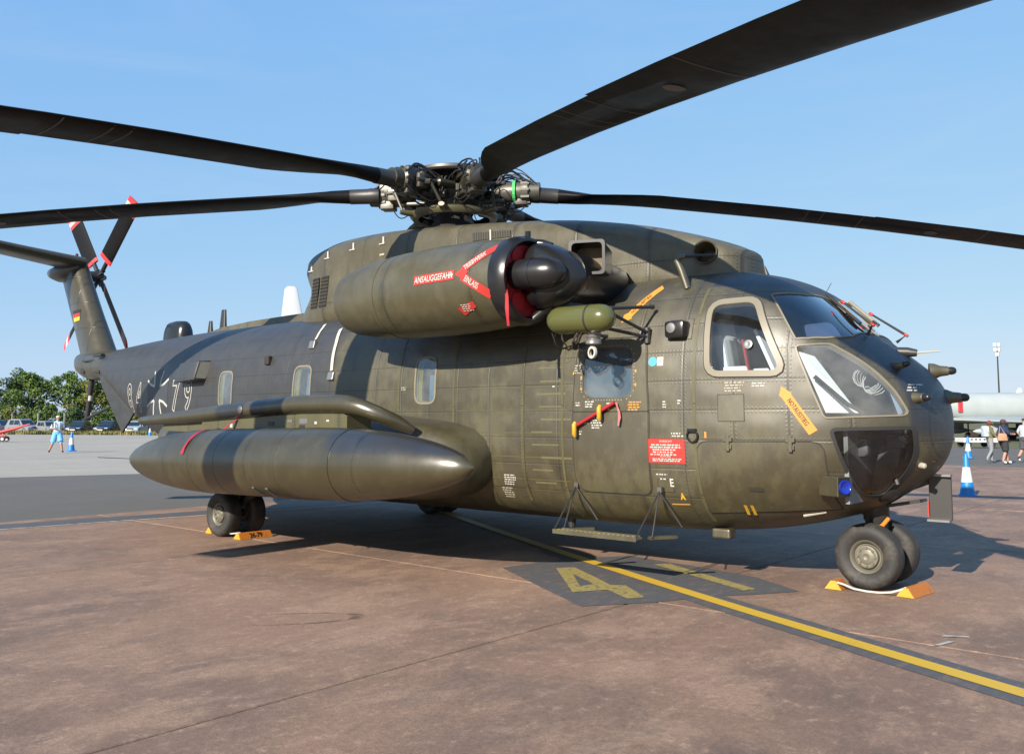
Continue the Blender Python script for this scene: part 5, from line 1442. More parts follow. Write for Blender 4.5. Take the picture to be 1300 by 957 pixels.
sn = MB().add([(p.x, p.y, .0065) for p in vo_], fo_).build('stand_number', M_fadeY); sn['kind'] = 'structure'
if sn.data.polygons[0].normal.z < 0: sn.data.flip_normals()
sheet('stand_number_bar', [(3.54, -.366), (3.644, -.203), (4.031, -.423), (5.061, -.972), (5.007, -1.124), (3.987, -.595)], .0065, M_fadeY)
strip('edge_line', [(-5.75, -30), (-5.55, -6), (-5.45, -3.9), (-5.3, -2.7), (-4.95, -.9), (-4.6, 2), (-4.2, 6), (-3.9, 14)], .10, .004, M_fadeW)
strip('apron_border', [(-6.1, -30), (-5.95, -6), (-5.85, -3.9), (-5.7, -2.6), (-5.45, -.9), (-5.2, 2), (-4.8, 6), (-4.5, 14)], .60, .002, M_patch)
for q in ([(6.98, -2.12), (7.02, -2.10), (7.07, -1.90), (7.03, -1.92)], [(6.95, -1.80), (6.99, -1.78), (7.12, -1.70), (7.10, -1.66), (6.95, -1.74)]): sheet('chalk_mark', q, .005, M_fadeW)
# rough grass verge in front of the car park
vg = MB(); rv = random.Random(2)
A = Vector((-150, 3)); B = Vector((-50, 55)); dv = (B - A).normalized(); nv = Vector((-dv.y, dv.x))
L_ = (B - A).length
for k in range(26000):
    t = rv.random() * L_; w = rv.random() ** .8 * 9
    p = A + dv * t + nv * w; h = rv.uniform(.12, .42); a = rv.random() * PI; c, s = math.cos(a) * .10, math.sin(a) * .10; lx, ly = rv.uniform(-.1, .1), rv.uniform(-.1, .1)
    vg.add([(p.x - c, p.y - s, -.05), (p.x + c, p.y + s, -.05), (p.x + lx, p.y + ly, h)], [(0, 1, 2)])
vm = Mat('verge grass', (.085, .090, .022), .9, world=True); n = vm.noise(.4, 4); vm.mix(n.ss(.42, .62), (.21, .17, .055)); M_verge = vm.done()
vo = vg.build('verge_grass', M_verge, recalc=False); vo['kind'] = 'stuff'; vo['label'] = 'rough yellow green grass verge in front of the parked cars'; vo['category'] = 'grass'
strip('car_park', [(-165, 8), (-118, 36), (-95, 48.5), (-45, 75)], 13, -.012, M_asph)

# ================================================================ trees and fence
def leaf_mat(name, c1, c2):
    a = Mat(name, c1, .8, world=True); n = a.noise(.9, 3); a.mix(n.ss(.4, .65), c2); n2 = a.noise(4.5, 2); a.scale(n2 * .8 + .6)
    a.b.inputs['Specular IOR Level'].default_value = .2
    return a.done()
LM = [leaf_mat('dark evergreen leaf', (.034, .066, .026), (.060, .098, .030)), leaf_mat('mid green leaf', (.066, .115, .024), (.105, .155, .036)), leaf_mat('olive green leaf', (.100, .120, .026), (.150, .160, .040)), leaf_mat('yellowing leaf', (.22, .17, .02), (.12, .13, .03))]
M_bark = plain('bark', (.075, .06, .045), .9, var=.4, scale=3)
def tree(x, y, h, w, kind, label, seed, cat='tree', trunk=True, group='trees behind the car park'):
    rn = random.Random(seed)
    e = empty('tree' if cat == 'tree' else 'bush', (x, y, -.05), rn.random() * 6); tag(e, label, cat, group)
    cl = []
    base = .12 if trunk else .02
    for k in range(26 if trunk else 14):
        zz = lerp(base, .93, rn.random() ** .8); rmax = w / 2 * (math.sin(PI * min(1, (zz - base) / (1 - base) * .82 + .20)) ** .7)
        a = rn.random() * 2 * PI; r_ = rmax * rn.random() ** .5
        cl.append((Vector((r_ * math.cos(a), r_ * math.sin(a), zz * h)), rn.uniform(.14, .26) * w * (1.15 - .5 * zz)))
    m = MB()
    for c, r in cl:
        for q in range(int(230 if trunk else 170)):
            d = Vector((rn.gauss(0, 1), rn.gauss(0, 1), rn.gauss(0, 1))).normalized(); p = c + Vector((d.x, d.y, d.z * .8)) * r * rn.uniform(.55, 1.06)
            if p.z < .1: continue
            s = rn.uniform(.07, .19); u = (d + Vector((rn.gauss(0, .8), rn.gauss(0, .8), rn.gauss(0, .8)))).normalized(); t = u.orthogonal().normalized(); b = u.cross(t)
            m.add([p - t * s - b * s * .5, p + t * s - b * s * .4, p + t * s * .7 + b * s * .6, p - t * s * .8 + b * s * .5], [(0, 1, 2, 3)])
    m.build('crown', LM[kind], e, recalc=False)
    if trunk:
        tk = MB(); tk.tube([(0, 0, 0), (.05, 0, h * .3), (0, .08, h * .6), (.1, 0, h * .85)], [.22, .17, .10, .03], 8)
        for q in range(5):
            c, r = cl[rn.randrange(len(cl))]; z0 = max(.2 * h, c.z * .55); tk.tube([(0, .03, z0), (c.x * .5, c.y * .5, lerp(z0, c.z, .6)), c], [.09, .06, .02], 6)
        tk.build('trunk', M_bark, e, smooth=50)
    return e
T = [(-140.5, 33, 7.4, 6.5, 1, 'mid green tree at the far left edge'), (-136.5, 38, 6.6, 5.5, 2, 'small olive green tree near the left edge'), (-133.0, 42.2, 9.3, 6.2, 0, 'tall dark evergreen tree, highest of the row'), (-128.8, 42.8, 8.6, 6.6, 1, 'large bright green tree behind the walking man'),
     (-127.2, 47.5, 9.1, 6.4, 1, 'broad round topped green tree beside the tall evergreen'), (-122.8, 48.6, 7.7, 5.6, 2, 'olive green tree left of the tail bumper'), (-120.6, 52.2, 6.9, 5.8, 1, 'green tree seen behind the tail bumper'), (-117.0, 54.5, 7.4, 6.0, 0, 'dark tree behind the tail strake'),
     (-113.0, 57.6, 7.0, 6.0, 1, 'green tree hidden in part by the rear fuselage'), (-106, 62, 7.6, 6.6, 2, 'olive tree behind the rear fuselage'), (-99, 67, 7.2, 6.4, 1, 'green tree behind the middle of the helicopter'), (-147, 29, 8.2, 6.8, 0, 'dark tree outside the left edge')]
for i, (x, y, h, w, k, lb) in enumerate(T): tree(x, y, h, w, k, lb, 40 + i)
BU = [(-128.0, 36.2, 3.4, 6, 1), (-123.6, 39.0, 3.2, 6, 2), (-119.2, 41.4, 3.6, 6, 1), (-115.0, 44.0, 3.3, 6, 0), (-110.6, 46.6, 3.5, 6, 1), (-108.4, 47.9, 3.9, 3.0, 3), (-106.0, 49.4, 3.3, 6, 2), (-101, 52.4, 3.4, 6, 1), (-132.6, 33.5, 3.4, 6, 2)]
BL_ = ['green bush behind the silver car', 'olive bush behind the walking man', 'green bush behind the cone', 'dark bush behind the dark hatchbacks', 'green bush left of the yellow one', 'yellow flowered bush between the tail bumper and strake', 'olive bush behind the tail strake', 'green bush hidden by the drop tank', 'olive bush at the left edge']
for i, (x, y, h, w, k) in enumerate(BU): tree(x, y, h, w, k, BL_[i], 80 + i, 'bush', False, 'bushes behind the fence')
M_post = plain('weathered concrete post', (.27, .26, .23), .9)
fence = empty('fence', (-119.4, 35.6, 0)); tag(fence, 'wire mesh fence on cranked concrete posts behind the parked cars', 'fence')
fa = Vector((-127.9, 30.55)); fb = Vector((-98.0, 48.2)); nf_ = 10
for k in range(nf_):
    p = fa.lerp(fb, k / (nf_ - 1)) - Vector((-119.4, 35.6)); m = MB()
    m.box((p.x, p.y, 1.25), (.16, .16, 2.5)); m.tube([(p.x, p.y, 2.45), (p.x + .25, p.y - .35, 2.85)], .07, 4); m.tube([(p.x, p.y, 2.45), (p.x - .25, p.y + .35, 2.85)], .07, 4)
    m.build('post', M_post, fence)
for z in (.3, .9, 1.5, 2.1, 2.5):
    a = fa - Vector((-119.4, 35.6)); b = fb - Vector((-119.4, 35.6)); MB().tube([(a.x, a.y, z), (b.x, b.y, z)], .012, 4).build('wire', M_dark, fence)

# ================================================================ parked cars
M_glassdark = plain('dark car glass', (.015, .02, .025), .08, 0, .8, 0)
M_chrome = plain('chrome trim', (.6, .6, .6), .2, .9)
M_lamp = plain('headlamp glass', (.75, .76, .78), .15, 0, .8, 0)
M_plateY = plain('number plate', (.72, .68, .5), .5)
M_tyreS = plain('car tyre', (.02, .02, .02), .8)
def car(x, y, rz, col, kind, label):
    L, W, H = {'suv': (4.5, 1.86, 1.70), 'hatch': (4.1, 1.76, 1.46), 'estate': (4.6, 1.8, 1.5), 'mpv': (4.3, 1.8, 1.62)}[kind]
    e = empty('parked_car', (x, y, -.01), rz); tag(e, label, 'car', 'cars parked behind the grass verge')
    paint_ = Mat('car paint ' + label, col, .3, .25, .6); paint_.b.inputs['Coat Weight'].default_value = .6; pm_ = paint_.done()
    h1 = H * .56; xs = L / 2
    low = [(-xs, .35), (-xs, .62 * h1 / .85), (-xs + .06, h1), (-xs * .55, h1 + .03), (xs * .42, h1 + .02), (xs * .80, h1 - .09), (xs * .97, h1 - .22), (xs, .45), (xs - .05, .25), (-xs + .05, .25)]
    b = MB(); rings = []
    for yy, ins in ((-W / 2, .05), (-W / 2 + .06, 0), (0, -.02), (W / 2 - .06, 0), (W / 2, .05)):
        rings.append([(p[0] * (1 - ins * .3), yy, .25 + (p[1] - .25) * (1 - ins * .6)) for p in low])
    b.loft(rings)
    roof = [(-xs * .90, h1), (-xs * .78, H * .93), (-xs * .55, H), (xs * .02, H), (xs * .16, H * .95), (xs * .47, h1)]
    b.loft([[(p[0] * (.96 if s else 1), yy * (1 - .16 * (p[1] - h1) / (H - h1)), p[1]) for p in roof] for yy, s in ((-W / 2 + .04, 0), (0, 0), (W / 2 - .04, 0))])
    body = b.build('body', pm_, e, smooth=35)
    ws = MB(); k = .012
    def tp(u, vv): return Vector((lerp(roof[4][0], roof[5][0], u) + k, vv * (W / 2 - .04) * (1 - .16 * (1 - u) * .9) * .88, lerp(roof[4][1], roof[5][1], u) + k))
    ws.add([tp(.08, -1), tp(.08, 1), tp(.92, 1), tp(.92, -1)], [(0, 1, 2, 3)]); ws.build('windscreen', M_glassdark, e)
    for sd in (-1, 1):
        for x0, x1 in ((-.66, -.30), (-.26, .14)):
            z0, z1 = h1 + .05, H * .92
            q = [(xs * x0, z0), (xs * (x1 + (.16 if x1 > 0 else 0)), z0), (xs * x1 * (.8 if x1 > 0 else 1), z1), (xs * (x0 + .02), z1)]
            m = MB(); m.add([(p[0], sd * ((W / 2 - .04) * (1 - .16 * (p[1] - h1) / (H - h1)) + .010), p[1]) for p in q], [(0, 1, 2, 3)]); m.build('side_window', M_glassdark, e)
        m = MB(); m.box((xs - .14, sd * (W / 2 - .28), h1 - .26), (.16, .36, .15)); m.build('headlight', M_lamp, e, bevel=.03)
        m = MB(); m.box((xs * .28, sd * (W / 2 + .07), h1 + .08), (.1, .16, .13)); m.build('mirror', pm_, e, bevel=.02)
        for wx in (xs * .62, -xs * .60):
            w_ = empty('wheel', (wx, sd * (W / 2 - .10), .32), 0, e)
            MB().lathe([(-.10, .2), (-.10, .31), (-.06, .325), (.06, .325), (.10, .31), (.10, .2)], (0, 0, 0), (0, 1, 0), 20, caps=False).build('tyre', M_tyreS, w_, smooth=40)
            MB().lathe([(-.09, .2), (-.095, .12), (-.07, .02), (.07, .02), (.095, .12), (.09, .2)], (0, 0, 0), (0, 1, 0), 16).build('rim', M_chrome, w_, smooth=30)
    MB().box((xs - .01, 0, h1 - .26), (.06, W * .42, .16)).build('grille', M_tyreS, e); MB().box((xs + .01, 0, .42), (.03, .52, .12)).build('number_plate', M_plateY, e)
    return e
cd = math.atan2(dv.y, dv.x)
fc = math.atan2(-9.06 - 38, 9.01 + 100)
car(-112.9, 33.2, fc + R(52), (.035, .04, .07), 'mpv', 'dark blue grey car at the left edge')
car(-108.6, 34.4, fc + R(38), (.24, .26, .28), 'suv', 'large silver off-road car beside the red tow bar')
car(-105.0, 36.0, fc + R(25), (.26, .27, .28), 'hatch', 'pale grey car mostly hidden by the walking man')
car(-101.3, 38.0, fc + R(-20), (.012, .018, .045), 'hatch', 'dark blue hatchback seen left of the tail bumper shoe')
car(-97.7, 39.9, fc + R(-24), (.010, .014, .035), 'estate', 'very dark blue car seen between tail bumper and strake')
car(-94.4, 41.6, fc + R(-20), (.40, .46, .50), 'hatch', 'pale car glimpsed behind the strake tip')
car(-116.6, 31.2, fc + R(48), (.18, .02, .02), 'hatch', 'dark red car just outside the left edge')

# ================================================================ cones
M_cblue = plain('blue cone plastic', (.008, .16, .44), .45, var=.06); M_cwhite = plain('white reflective sleeve', (.52, .52, .50), .5, var=.06)
def cone(x, y, label, h=.95, rz=0):
    e = empty('traffic_cone', (x, y, 0), rz); tag(e, label, 'cone', 'blue and white cones')
    rb, rt = .17 * h, .035 * h
    def rr(t): return lerp(rb, rt, t)
    b = MB(); f = .21 * h; b.add([(-f, -f, 0), (f, -f, 0), (f, f, 0), (-f, f, 0), (-f * .9, -f * .9, .04), (f * .9, -f * .9, .04), (f * .9, f * .9, .04), (-f * .9, f * .9, .04)], [(0, 3, 2, 1), (4, 5, 6, 7), (0, 1, 5, 4), (1, 2, 6, 5), (2, 3, 7, 6), (3, 0, 4, 7)])
    b.lathe([(.03, rb), (.33 * h, rr(.33))], (0, 0, 0), (0, 0, 1), 24, caps=False); b.build('base', M_cblue, e, smooth=40)
    MB().lathe([(.33 * h, rr(.33) + .004), (.68 * h, rr(.68) + .004)], (0, 0, 0), (0, 0, 1), 24, caps=False).build('sleeve', M_cwhite, e, smooth=40)
    MB().lathe([(.68 * h, rr(.68)), (.97 * h, rr(.97)), (h, rt * .7), (h, .002)], (0, 0, 0), (0, 0, 1), 24, caps=False).build('tip', M_cblue, e, smooth=40)
cone(3.75, 11.7, 'blue and white cone standing nearest, right of the helicopter nose', .90, .3)
cone(-1.37, 32.3, 'smaller looking cone just beyond the nearest one', .90)
cone(-7.6, 62.7, 'far cone in front of the grey jet', .9)
cone(-38.6, 10.9, 'blue and white cone behind the walking man', 1.0)
cone(-79, 35.6, 'cone seen under the strake beside the drop tank', 1.0)

# ================================================================ red tow bar
tb = empty('tow_bar', (-62.75, 15.94, 0), math.atan2(17.25 - 15.94, -61.26 + 62.75)); tag(tb, 'red aircraft tow bar on small wheels at the left edge', 'tow bar')
M_redtow = plain('red tow bar paint', (.36, .025, .035), .5)
MB().tube([(-4.5, 0, .35), (-.6, 0, .55), (1.0, 0, .95), (2.1, 0, 1.30)], [.07, .14, .12, .05], 10).build('beam', M_redtow, tb, smooth=40)
MB().box((-.2, 0, .42), (1.1, .12, .14)).build('axle_beam', M_redtow, tb)
for xx in (-.25, .28):
    for yy in (-.28, .28):
        w_ = empty('wheel', (xx, yy, .2), 0, tb)
        MB().lathe([(-.06, .1), (-.06, .19), (.06, .19), (.06, .1)], (0, 0, 0), (0, 1, 0), 16, caps=False).build('tyre', M_tyreS, w_); MB().lathe([(-.062, .11), (.062, .11)], (0, 0, 0), (0, 1, 0), 12).build('rim', M_cwhite, w_)

# ================================================================ aircraft in the distance
RV = Vector((.7539, .6570)); FV = Vector((-.6570, .7539))
jet = empty('jet_aircraft', (-4.2, 75.0, 0), math.atan2(RV.y, RV.x)); tag(jet, 'pale grey jet aircraft parked far behind the helicopter nose', 'aircraft')
jm = Mat('pale grey aircraft paint', (.28, .315, .315), .5); n = jm.noise(.8, 4); jm.scale(n * .3 + .85); M_jet = jm.done()
M_jetdk = plain('grey belly paint', (.30, .32, .33), .5)
MB().loft([se_ring(x, 0, 2.62, w * 1.1, hh * 1.12, 2.2, 28) for x, w, hh in ((-12.5, .02, .02), (-12.2, .35, .35), (-11, .75, .75), (-9, .98, 1.0), (-5, 1.02, 1.05), (6, 1.02, 1.05), (9, .85, .95), (11.5, .5, .65), (12, .3, .4))]).build('body', M_jet, jet, smooth=60)
for sd in (1, -1):
    MB().loft(wing_loft([((-10.6, -.7 * sd, 1.60), (10.5, 0, .05), (0, 0, .55)), ((-9.2, -3.5 * sd, 1.50), (8.2, 0, .04), (0, 0, .42)), ((-5.6, -8.2 * sd, 1.35), (4.2, 0, .02), (0, 0, .2))])).build('wing', M_jet, jet, smooth=50)
    t = MB(); t.lathe([(0, .01), (.25, .14), (.8, .26), (1.6, .30), (2.5, .26), (3.2, .1), (3.4, .01)], (-9.9, -3.4 * sd, .72), (1, 0, 0), 20); tt = t.build('wing_tank', M_jet, jet, smooth=50)
    MB().box((-7.9, -3.4 * sd, 1.20), (1.5, .10, .6)).build('pylon', M_jetdk, tt)
    g = MB(); g.tube([(-.5, -1.4 * sd, 1.6), (-.5, -1.4 * sd, .35)], .07, 8); g.lathe([(-.12, .35), (.12, .35)], (-.5, -1.4 * sd, .35), (0, 1, 0), 16); g.build('main_gear', M_dark, jet)
    MB().loft(wing_loft([((9.3, -.5 * sd, 2.6), (2.6, 0, 0), (0, 0, .2)), ((11.4, -3.6 * sd, 2.7), (1.2, 0, 0), (0, 0, .08))])).build('tailplane', M_jet, jet, smooth=50)
g = MB(); g.tube([(-8.5, 0, 1.6), (-8.5, 0, .3)], .06, 8); g.lathe([(-.1, .3), (.1, .3)], (-8.5, 0, .3), (0, 1, 0), 16); g.build('nose_gear', M_dark, jet)
MB().loft(wing_loft([((7.5, 0, 3.2), (4.0, 0, 0), (0, .3, 0)), ((10.8, 0, 6.2), (1.7, 0, 0), (0, .12, 0))])).build('fin', M_jet, jet, smooth=50)
for xx in (-4.55, -2.4): MB().loft(wing_loft([((xx, 0, 3.75), (.55, 0, 0), (0, .1, 0)), ((xx + .25, 0, 4.15), (.25, 0, 0), (0, .05, 0))])).build('blade_aerial', M_cwhite, jet)
MB().box((-9.55, -1.0, 2.75), (.35, .14, 1.1)).build('red_panel', M_redtow, jet, bevel=.03)
# white transport far behind, only its fin shows above the fuselage
M_wt = plain('hazy white paint', (.40, .43, .46), .5, var=.05)
wt = empty('transport_aircraft', (-71.15, 47.09, 0), math.atan2(RV.y, RV.x) + .25); tag(wt, 'white transport aircraft whose tall fin shows above the helicopter spine', 'aircraft')
MB().loft([se_ring(x, 0, 5.0, w, hh, 2.0, 24) for x, w, hh in ((-2.5, .3, .5), (-1, .8, 1.0), (2, 1.3, 1.5), (6, 1.7, 1.9), (20, 1.8, 2.0), (24, 1.4, 1.6), (26, .3, .3))]).build('body', M_wt, wt, smooth=60)
fw = MB().loft(wing_loft([((3.2, 0, 6.2), (-4.2, 0, 0), (0, .4, 0)), ((1.1, 0, 12.5), (-2.3, 0, 0), (0, .25, 0)), ((.45, 0, 15.6), (-1.35, 0, 0), (0, .18, 0)), ((.2, 0, 15.9), (-.8, 0, 0), (0, .08, 0))])).build('fin', M_wt, wt, smooth=50)
MB().add([(-.35, -.30, 12.1), (1.2, -.33, 11.6), (-.35, -.34, 11.0)], [(0, 1, 2)]).build('red_flash', M_redtow, fw)
MB().loft(wing_loft([((1.5, -5, 6.2), (-2, 0, 0), (0, 0, .2)), ((1.8, 0, 6.2), (-2.8, 0, 0), (0, 0, .3)), ((1.5, 5, 6.2), (-2, 0, 0), (0, 0, .2))])).build('tailplane', M_wt, wt, smooth=50)
MB().loft(wing_loft([((13.5, -14, 6.6), (-2, 0, 0), (0, 0, .25)), ((14, 0, 6.7), (-3.4, 0, 0), (0, 0, .5)), ((13.5, 14, 6.6), (-2, 0, 0), (0, 0, .25))])).build('wing', M_wt, wt, smooth=50)
g = MB()
for xx, yy in ((13, -1.6), (13, 1.6), (23, 0)): g.tube([(xx, yy, 3.4), (xx, yy, .5)], .15, 8); g.lathe([(-.2, .5), (.2, .5)], (xx, yy, .5), (0, 1, 0), 16)
g.build('landing_gear', M_dark, wt)
# light mast
ms = empty('light_mast', (-27.7, 157.9, 0)); tag(ms, 'tall thin floodlight mast behind the grey jet', 'light mast')
MB().tube([(0, 0, 0), (0, 0, 13.8)], [.16, .10], 8).build('pole', M_dark, ms)
for k, (dx, dz) in enumerate(((-.35, 14.2), (.35, 14.2), (-.3, 13.4), (.3, 13.4))): MB().box((dx * .75, dx * .65, dz), (.5, .5, .55)).build('floodlight', M_cwhite, ms, bevel=.05)
MB().box((0, 0, 12.6), (.5, .4, .6)).build('lamp_gear_box', M_cwhite, ms, bevel=.04)
for (gx, gy, gl, gh, c_, lb) in ((-7.5, 72.0, 2.6, 1.15, (.02, .022, .025), 'dark box unit added for the shade and clutter under the grey jet'), (-5.2, 74.5, 3.4, 1.3, (.015, .02, .04), 'dark blue tractor shape added for the shade under the grey jet at the right edge'), (-8.9, 68.3, 2.2, 1.0, (.05, .03, .02), 'brown cart shape added for the dark clutter left of the people')):  # dark shapes added to fill in shade and clutter below the wing
    q = empty('dark_filler_unit', (gx, gy, 0), math.atan2(RV.y, RV.x)); tag(q, lb, 'vehicle', 'dark equipment added under the jet')
    MB().box((0, 0, gh * .55), (gl, 1.3, gh * .6)).build('body', plain('paint ' + lb, c_, .5), q, bevel=.06); MB().box((gl * .22, 0, gh * .95), (gl * .4, 1.2, gh * .35)).build('housing', plain('top ' + lb, c_, .5), q, bevel=.05)
    for xx in (-.34, .34):
        for yy in (-.6, .6): MB().lathe([(-.09, .28), (.09, .28)], (gl * xx, yy, .28), (0, 1, 0), 16).build('wheel', M_tyreS, q)
    MB().box((gl / 2 + .01, 0, gh * .5), (.03, 1.0, .12)).build('bumper', M_lineY, q)
# white ground trolley under the jet wing
tr_ = empty('ground_trolley', (-5.0, 48.6, 0), math.atan2(RV.y, RV.x)); tag(tr_, 'low white ground equipment trolley beyond the cones', 'trolley')
MB().box((0, 0, .42), (2.0, 1.1, .26)).build('bed', M_cwhite, tr_, bevel=.03)
for k in range(5): MB().box((-.8 + .25 * k, -.556, .47), (.12, .012, .08)).build('panel_mark', M_tyreS, tr_)
for xx in (-.7, .7):
    for yy in (-.45, .45): MB().lathe([(-.06, .18), (.06, .18)], (xx, yy, .18), (0, 1, 0), 14).build('wheel', M_tyreS, tr_)
MB().tube([(1.0, 0, .4), (2.0, 0, .3)], .04, 6).build('drawbar', M_dark, tr_)

# ================================================================ people
M_skin = plain('skin', (.36, .19, .13), .55, var=.08); 
def cloth(n, c): return plain(n, c, .85, var=.15, scale=12)
def person(x, y, rz, H, joints, mats, label, seed=0, hair=None, cap=None, shades=False, fat=1.15, shorts=None):
    """joints in a 1.75 m figure facing +x; one skinned body mesh"""
    J = {'pel': (0, 0, .95), 'spi': (0, 0, 1.13), 'che': (.01, 0, 1.33), 'nek': (.0, 0, 1.49), 'hd0': (.02, 0, 1.57), 'hd1': (.03, 0, 1.66), 'hd2': (.02, 0, 1.715),
         'shL': (0, .175, 1.41), 'shR': (0, -.175, 1.41), 'hpL': (0, .085, .90), 'hpR': (0, -.085, .90)}
    J.update(joints)
    RAD = {'pel': (.135, .155), 'spi': (.115, .145), 'che': (.12, .165), 'nek': (.058, .058), 'hd0': (.075, .07), 'hd1': (.092, .078), 'hd2': (.06, .055), 'shL': (.068, .068), 'shR': (.068, .068), 'elL': (.045, .045), 'elR': (.045, .045), 'wrL': (.032, .032), 'wrR': (.032, .032), 'haL': (.036, .022), 'haR': (.036, .022),
           'hpL': (.095, .095), 'hpR': (.095, .095), 'knL': (.06, .06), 'knR': (.06, .06), 'anL': (.042, .042), 'anR': (.042, .042), 'toL': (.045, .035), 'toR': (.045, .035)}
    E = [('pel', 'spi', 1), ('spi', 'che', 1), ('che', 'nek', 1), ('nek', 'hd0', 0), ('hd0', 'hd1', 0), ('hd1', 'hd2', 0)]
    for s in 'LR': E += [('che', 'sh' + s, 1), ('sh' + s, 'el' + s, 1), ('el' + s, 'wr' + s, 0), ('wr' + s, 'ha' + s, 0), ('pel', 'hp' + s, 2), ('hp' + s, 'kn' + s, 2), ('kn' + s, 'an' + s, 3), ('an' + s, 'to' + s, 4)]
    names = list(J); k = H / 1.75; RAD = {q: (v[0] * fat, v[1] * fat) if q[:2] not in ('hd', 'ne', 'ha', 'to') else v for q, v in RAD.items()}
    me = bpy.data.meshes.new('person'); me.from_pydata([Vector(J[n]) * k for n in names], [(names.index(a), names.index(b)) for a, b, _ in E], [])
    o = bpy.data.objects.new('tmp', me); COL.objects.link(o)
    md = o.modifiers.new('skin', 'SKIN'); md.use_smooth_shade = True
    if not me.skin_vertices: 
        bm = bmesh.new(); bm.from_mesh(me); bm.verts.layers.skin.verify(); bm.to_mesh(me); bm.free()
    for i, n in enumerate(names):
        sv = me.skin_vertices[0].data[i]; sv.radius = (RAD[n][0] * k, RAD[n][1] * k); sv.use_root = (n == 'pel')
    sd_ = o.modifiers.new('sub', 'SUBSURF'); sd_.levels = 2; sd_.render_levels = 2
    dg = bpy.context.evaluated_depsgraph_get(); m2 = bpy.data.meshes.new_from_object(o.evaluated_get(dg))
    bpy.data.objects.remove(o)
    for m in mats: m2.materials.append(m)
    seg = [(Vector(J[a]) * k, Vector(J[b]) * k, mi, (RAD[a][0] + RAD[b][0]) / 2 * k) for a, b, mi in E]
    sl = mats_sleeve.get(label, .5)
    for p in m2.polygons:
        c = Vector(p.center); best = None
        for a, b, mi, rr in seg:
            d = b - a; t = max(0, min(1, (c - a).dot(d) / max(d.length_squared, 1e-9))); q = (c - (a + d * t)).length - rr
            if best is None or q < best[0]: best = (q, mi, t)
        p.material_index = best[1]; p.use_smooth = True
    ob = bpy.data.objects.new('person', m2); COL.objects.link(ob); ob.location = (x, y, 0); ob.rotation_euler = (0, 0, rz)
    # fingers
    tag(ob, label, 'person', 'visitors on the apron')
    for s, sg in (('L', 1), ('R', -1)):
        w = Vector(J['wr' + s]) * k; h = Vector(J['ha' + s]) * k; d = (h - w).normalized(); sd = d.orthogonal().normalized()
        m = MB()
        for q, ln in ((-.027, .070), (-.009, .08), (.009, .075), (.027, .06)): m.tube([h + sd * q, h + sd * q + d * ln * .5, h + sd * q * 1.05 + d * ln + d.cross(sd) * .02], [.009, .0085, .007], 6)
        m.tube([w + d * .03 + sd * .03, w + d * .05 + sd * .055, w + d * .085 + sd * .06], [.011, .010, .008], 6)
        m.build('fingers', M_skin, ob, smooth=60)
    if shorts:
        m = MB()
        for s in 'LR':
            hp = Vector(J['hp' + s]) * k; kn = Vector(J['kn' + s]) * k; m.tube([hp + Vector((0, 0, .08)), hp, hp.lerp(kn, .5), hp.lerp(kn, .98)], [.12 * k, .13 * k, .125 * k, .12 * k], 14)
        m.tube([Vector(J['pel']) * k + Vector((0, 0, -.08)), Vector(J['pel']) * k + Vector((0, 0, .06))], [.17 * k, .165 * k], 16, flat=.85, up=(1, 0, 0)); m.build('shorts', shorts, ob, smooth=60)
    hc = (Vector(J['hd1']) * k)
    if hair: 
        m = MB(); m.lathe([(-.11 * k, .060 * k), (-.07 * k, .092 * k), (0, .102 * k), (.05 * k, .088 * k), (.085 * k, .05 * k), (.095 * k, .004)], hc + Vector((-.022, 0, .0)), (-.15, 0, 1), 18); m.build('hair', hair, ob, smooth=60)
    else:
        pass
    if cap:
        m = MB(); m.lathe([(.0, .100 * k), (.04 * k, .098 * k), (.075 * k, .07 * k), (.09 * k, .02 * k), (.092 * k, .002)], hc + Vector((-.005, 0, .015)), (0, 0, 1), 18)
        m.loft([[hc + Vector((xx, yy, .022 - .03 * (xx - .07))) for yy in (-.07 * sc, -.03 * sc, .03 * sc, .07 * sc)] + [hc + Vector((xx, yy, .03 - .03 * (xx - .07))) for yy in (.07 * sc, .03 * sc, -.03 * sc, -.07 * sc)] for xx, sc in ((.07, 1), (.12, .95), (.16, .6))]); m.build('cap', cap, ob, smooth=50)
    # face: nose, eyes, mouth
    m = MB(); m.tube([hc + Vector((.085, 0, .015)), hc + Vector((.108, 0, -.02)), hc + Vector((.088, 0, -.032))], [.008, .016, .012], 8); m.build('nose', M_skin, ob, smooth=60)
    if shades:
        m = MB()
        for yy in (-.032, .032): m.box(hc + Vector((.088, yy, .012)), (.02, .05, .034))
        m.build('sunglasses', M_redglass, ob, bevel=.006)
    else:
        m = MB()
        for yy in (-.030, .030): m.box(hc + Vector((.086, yy, .012)), (.012, .022, .010))
        m.build('eyes', M_blacktxt, ob)
    for yy in (-1, 1): MB().lathe([(0, .022), (.012, .026), (.018, .01)], hc + Vector((0, yy * .075 * k, -.005)), (0, yy, 0), 10).build('ear', M_skin, ob, smooth=50)
    return ob
mats_sleeve = {}
M_redglass = plain('red mirrored sunglasses', (.35, .02, .03), .15, .3)
toward = lambda x, y: math.atan2(-9.06 - y, 9.01 - x)
px_, py_ = -36.75, 9.43
walk = {'elL': (.02, .28, 1.20), 'wrL': (.22, .16, 1.17), 'haL': (.28, .10, 1.17), 'elR': (-.02, -.28, 1.18), 'wrR': (.21, -.14, 1.15), 'haR': (.27, -.06, 1.16),
        'knL': (.20, .13, .52), 'anL': (.22, .20, .10), 'toL': (.40, .22, .04), 'knR': (-.02, -.17, .50), 'anR': (-.24, -.28, .11), 'toR': (-.06, -.32, .04)}
sh_ = cloth('light blue shorts', (.14, .38, .66)); vt = cloth('pale blue checked shirt', (.42, .56, .66))
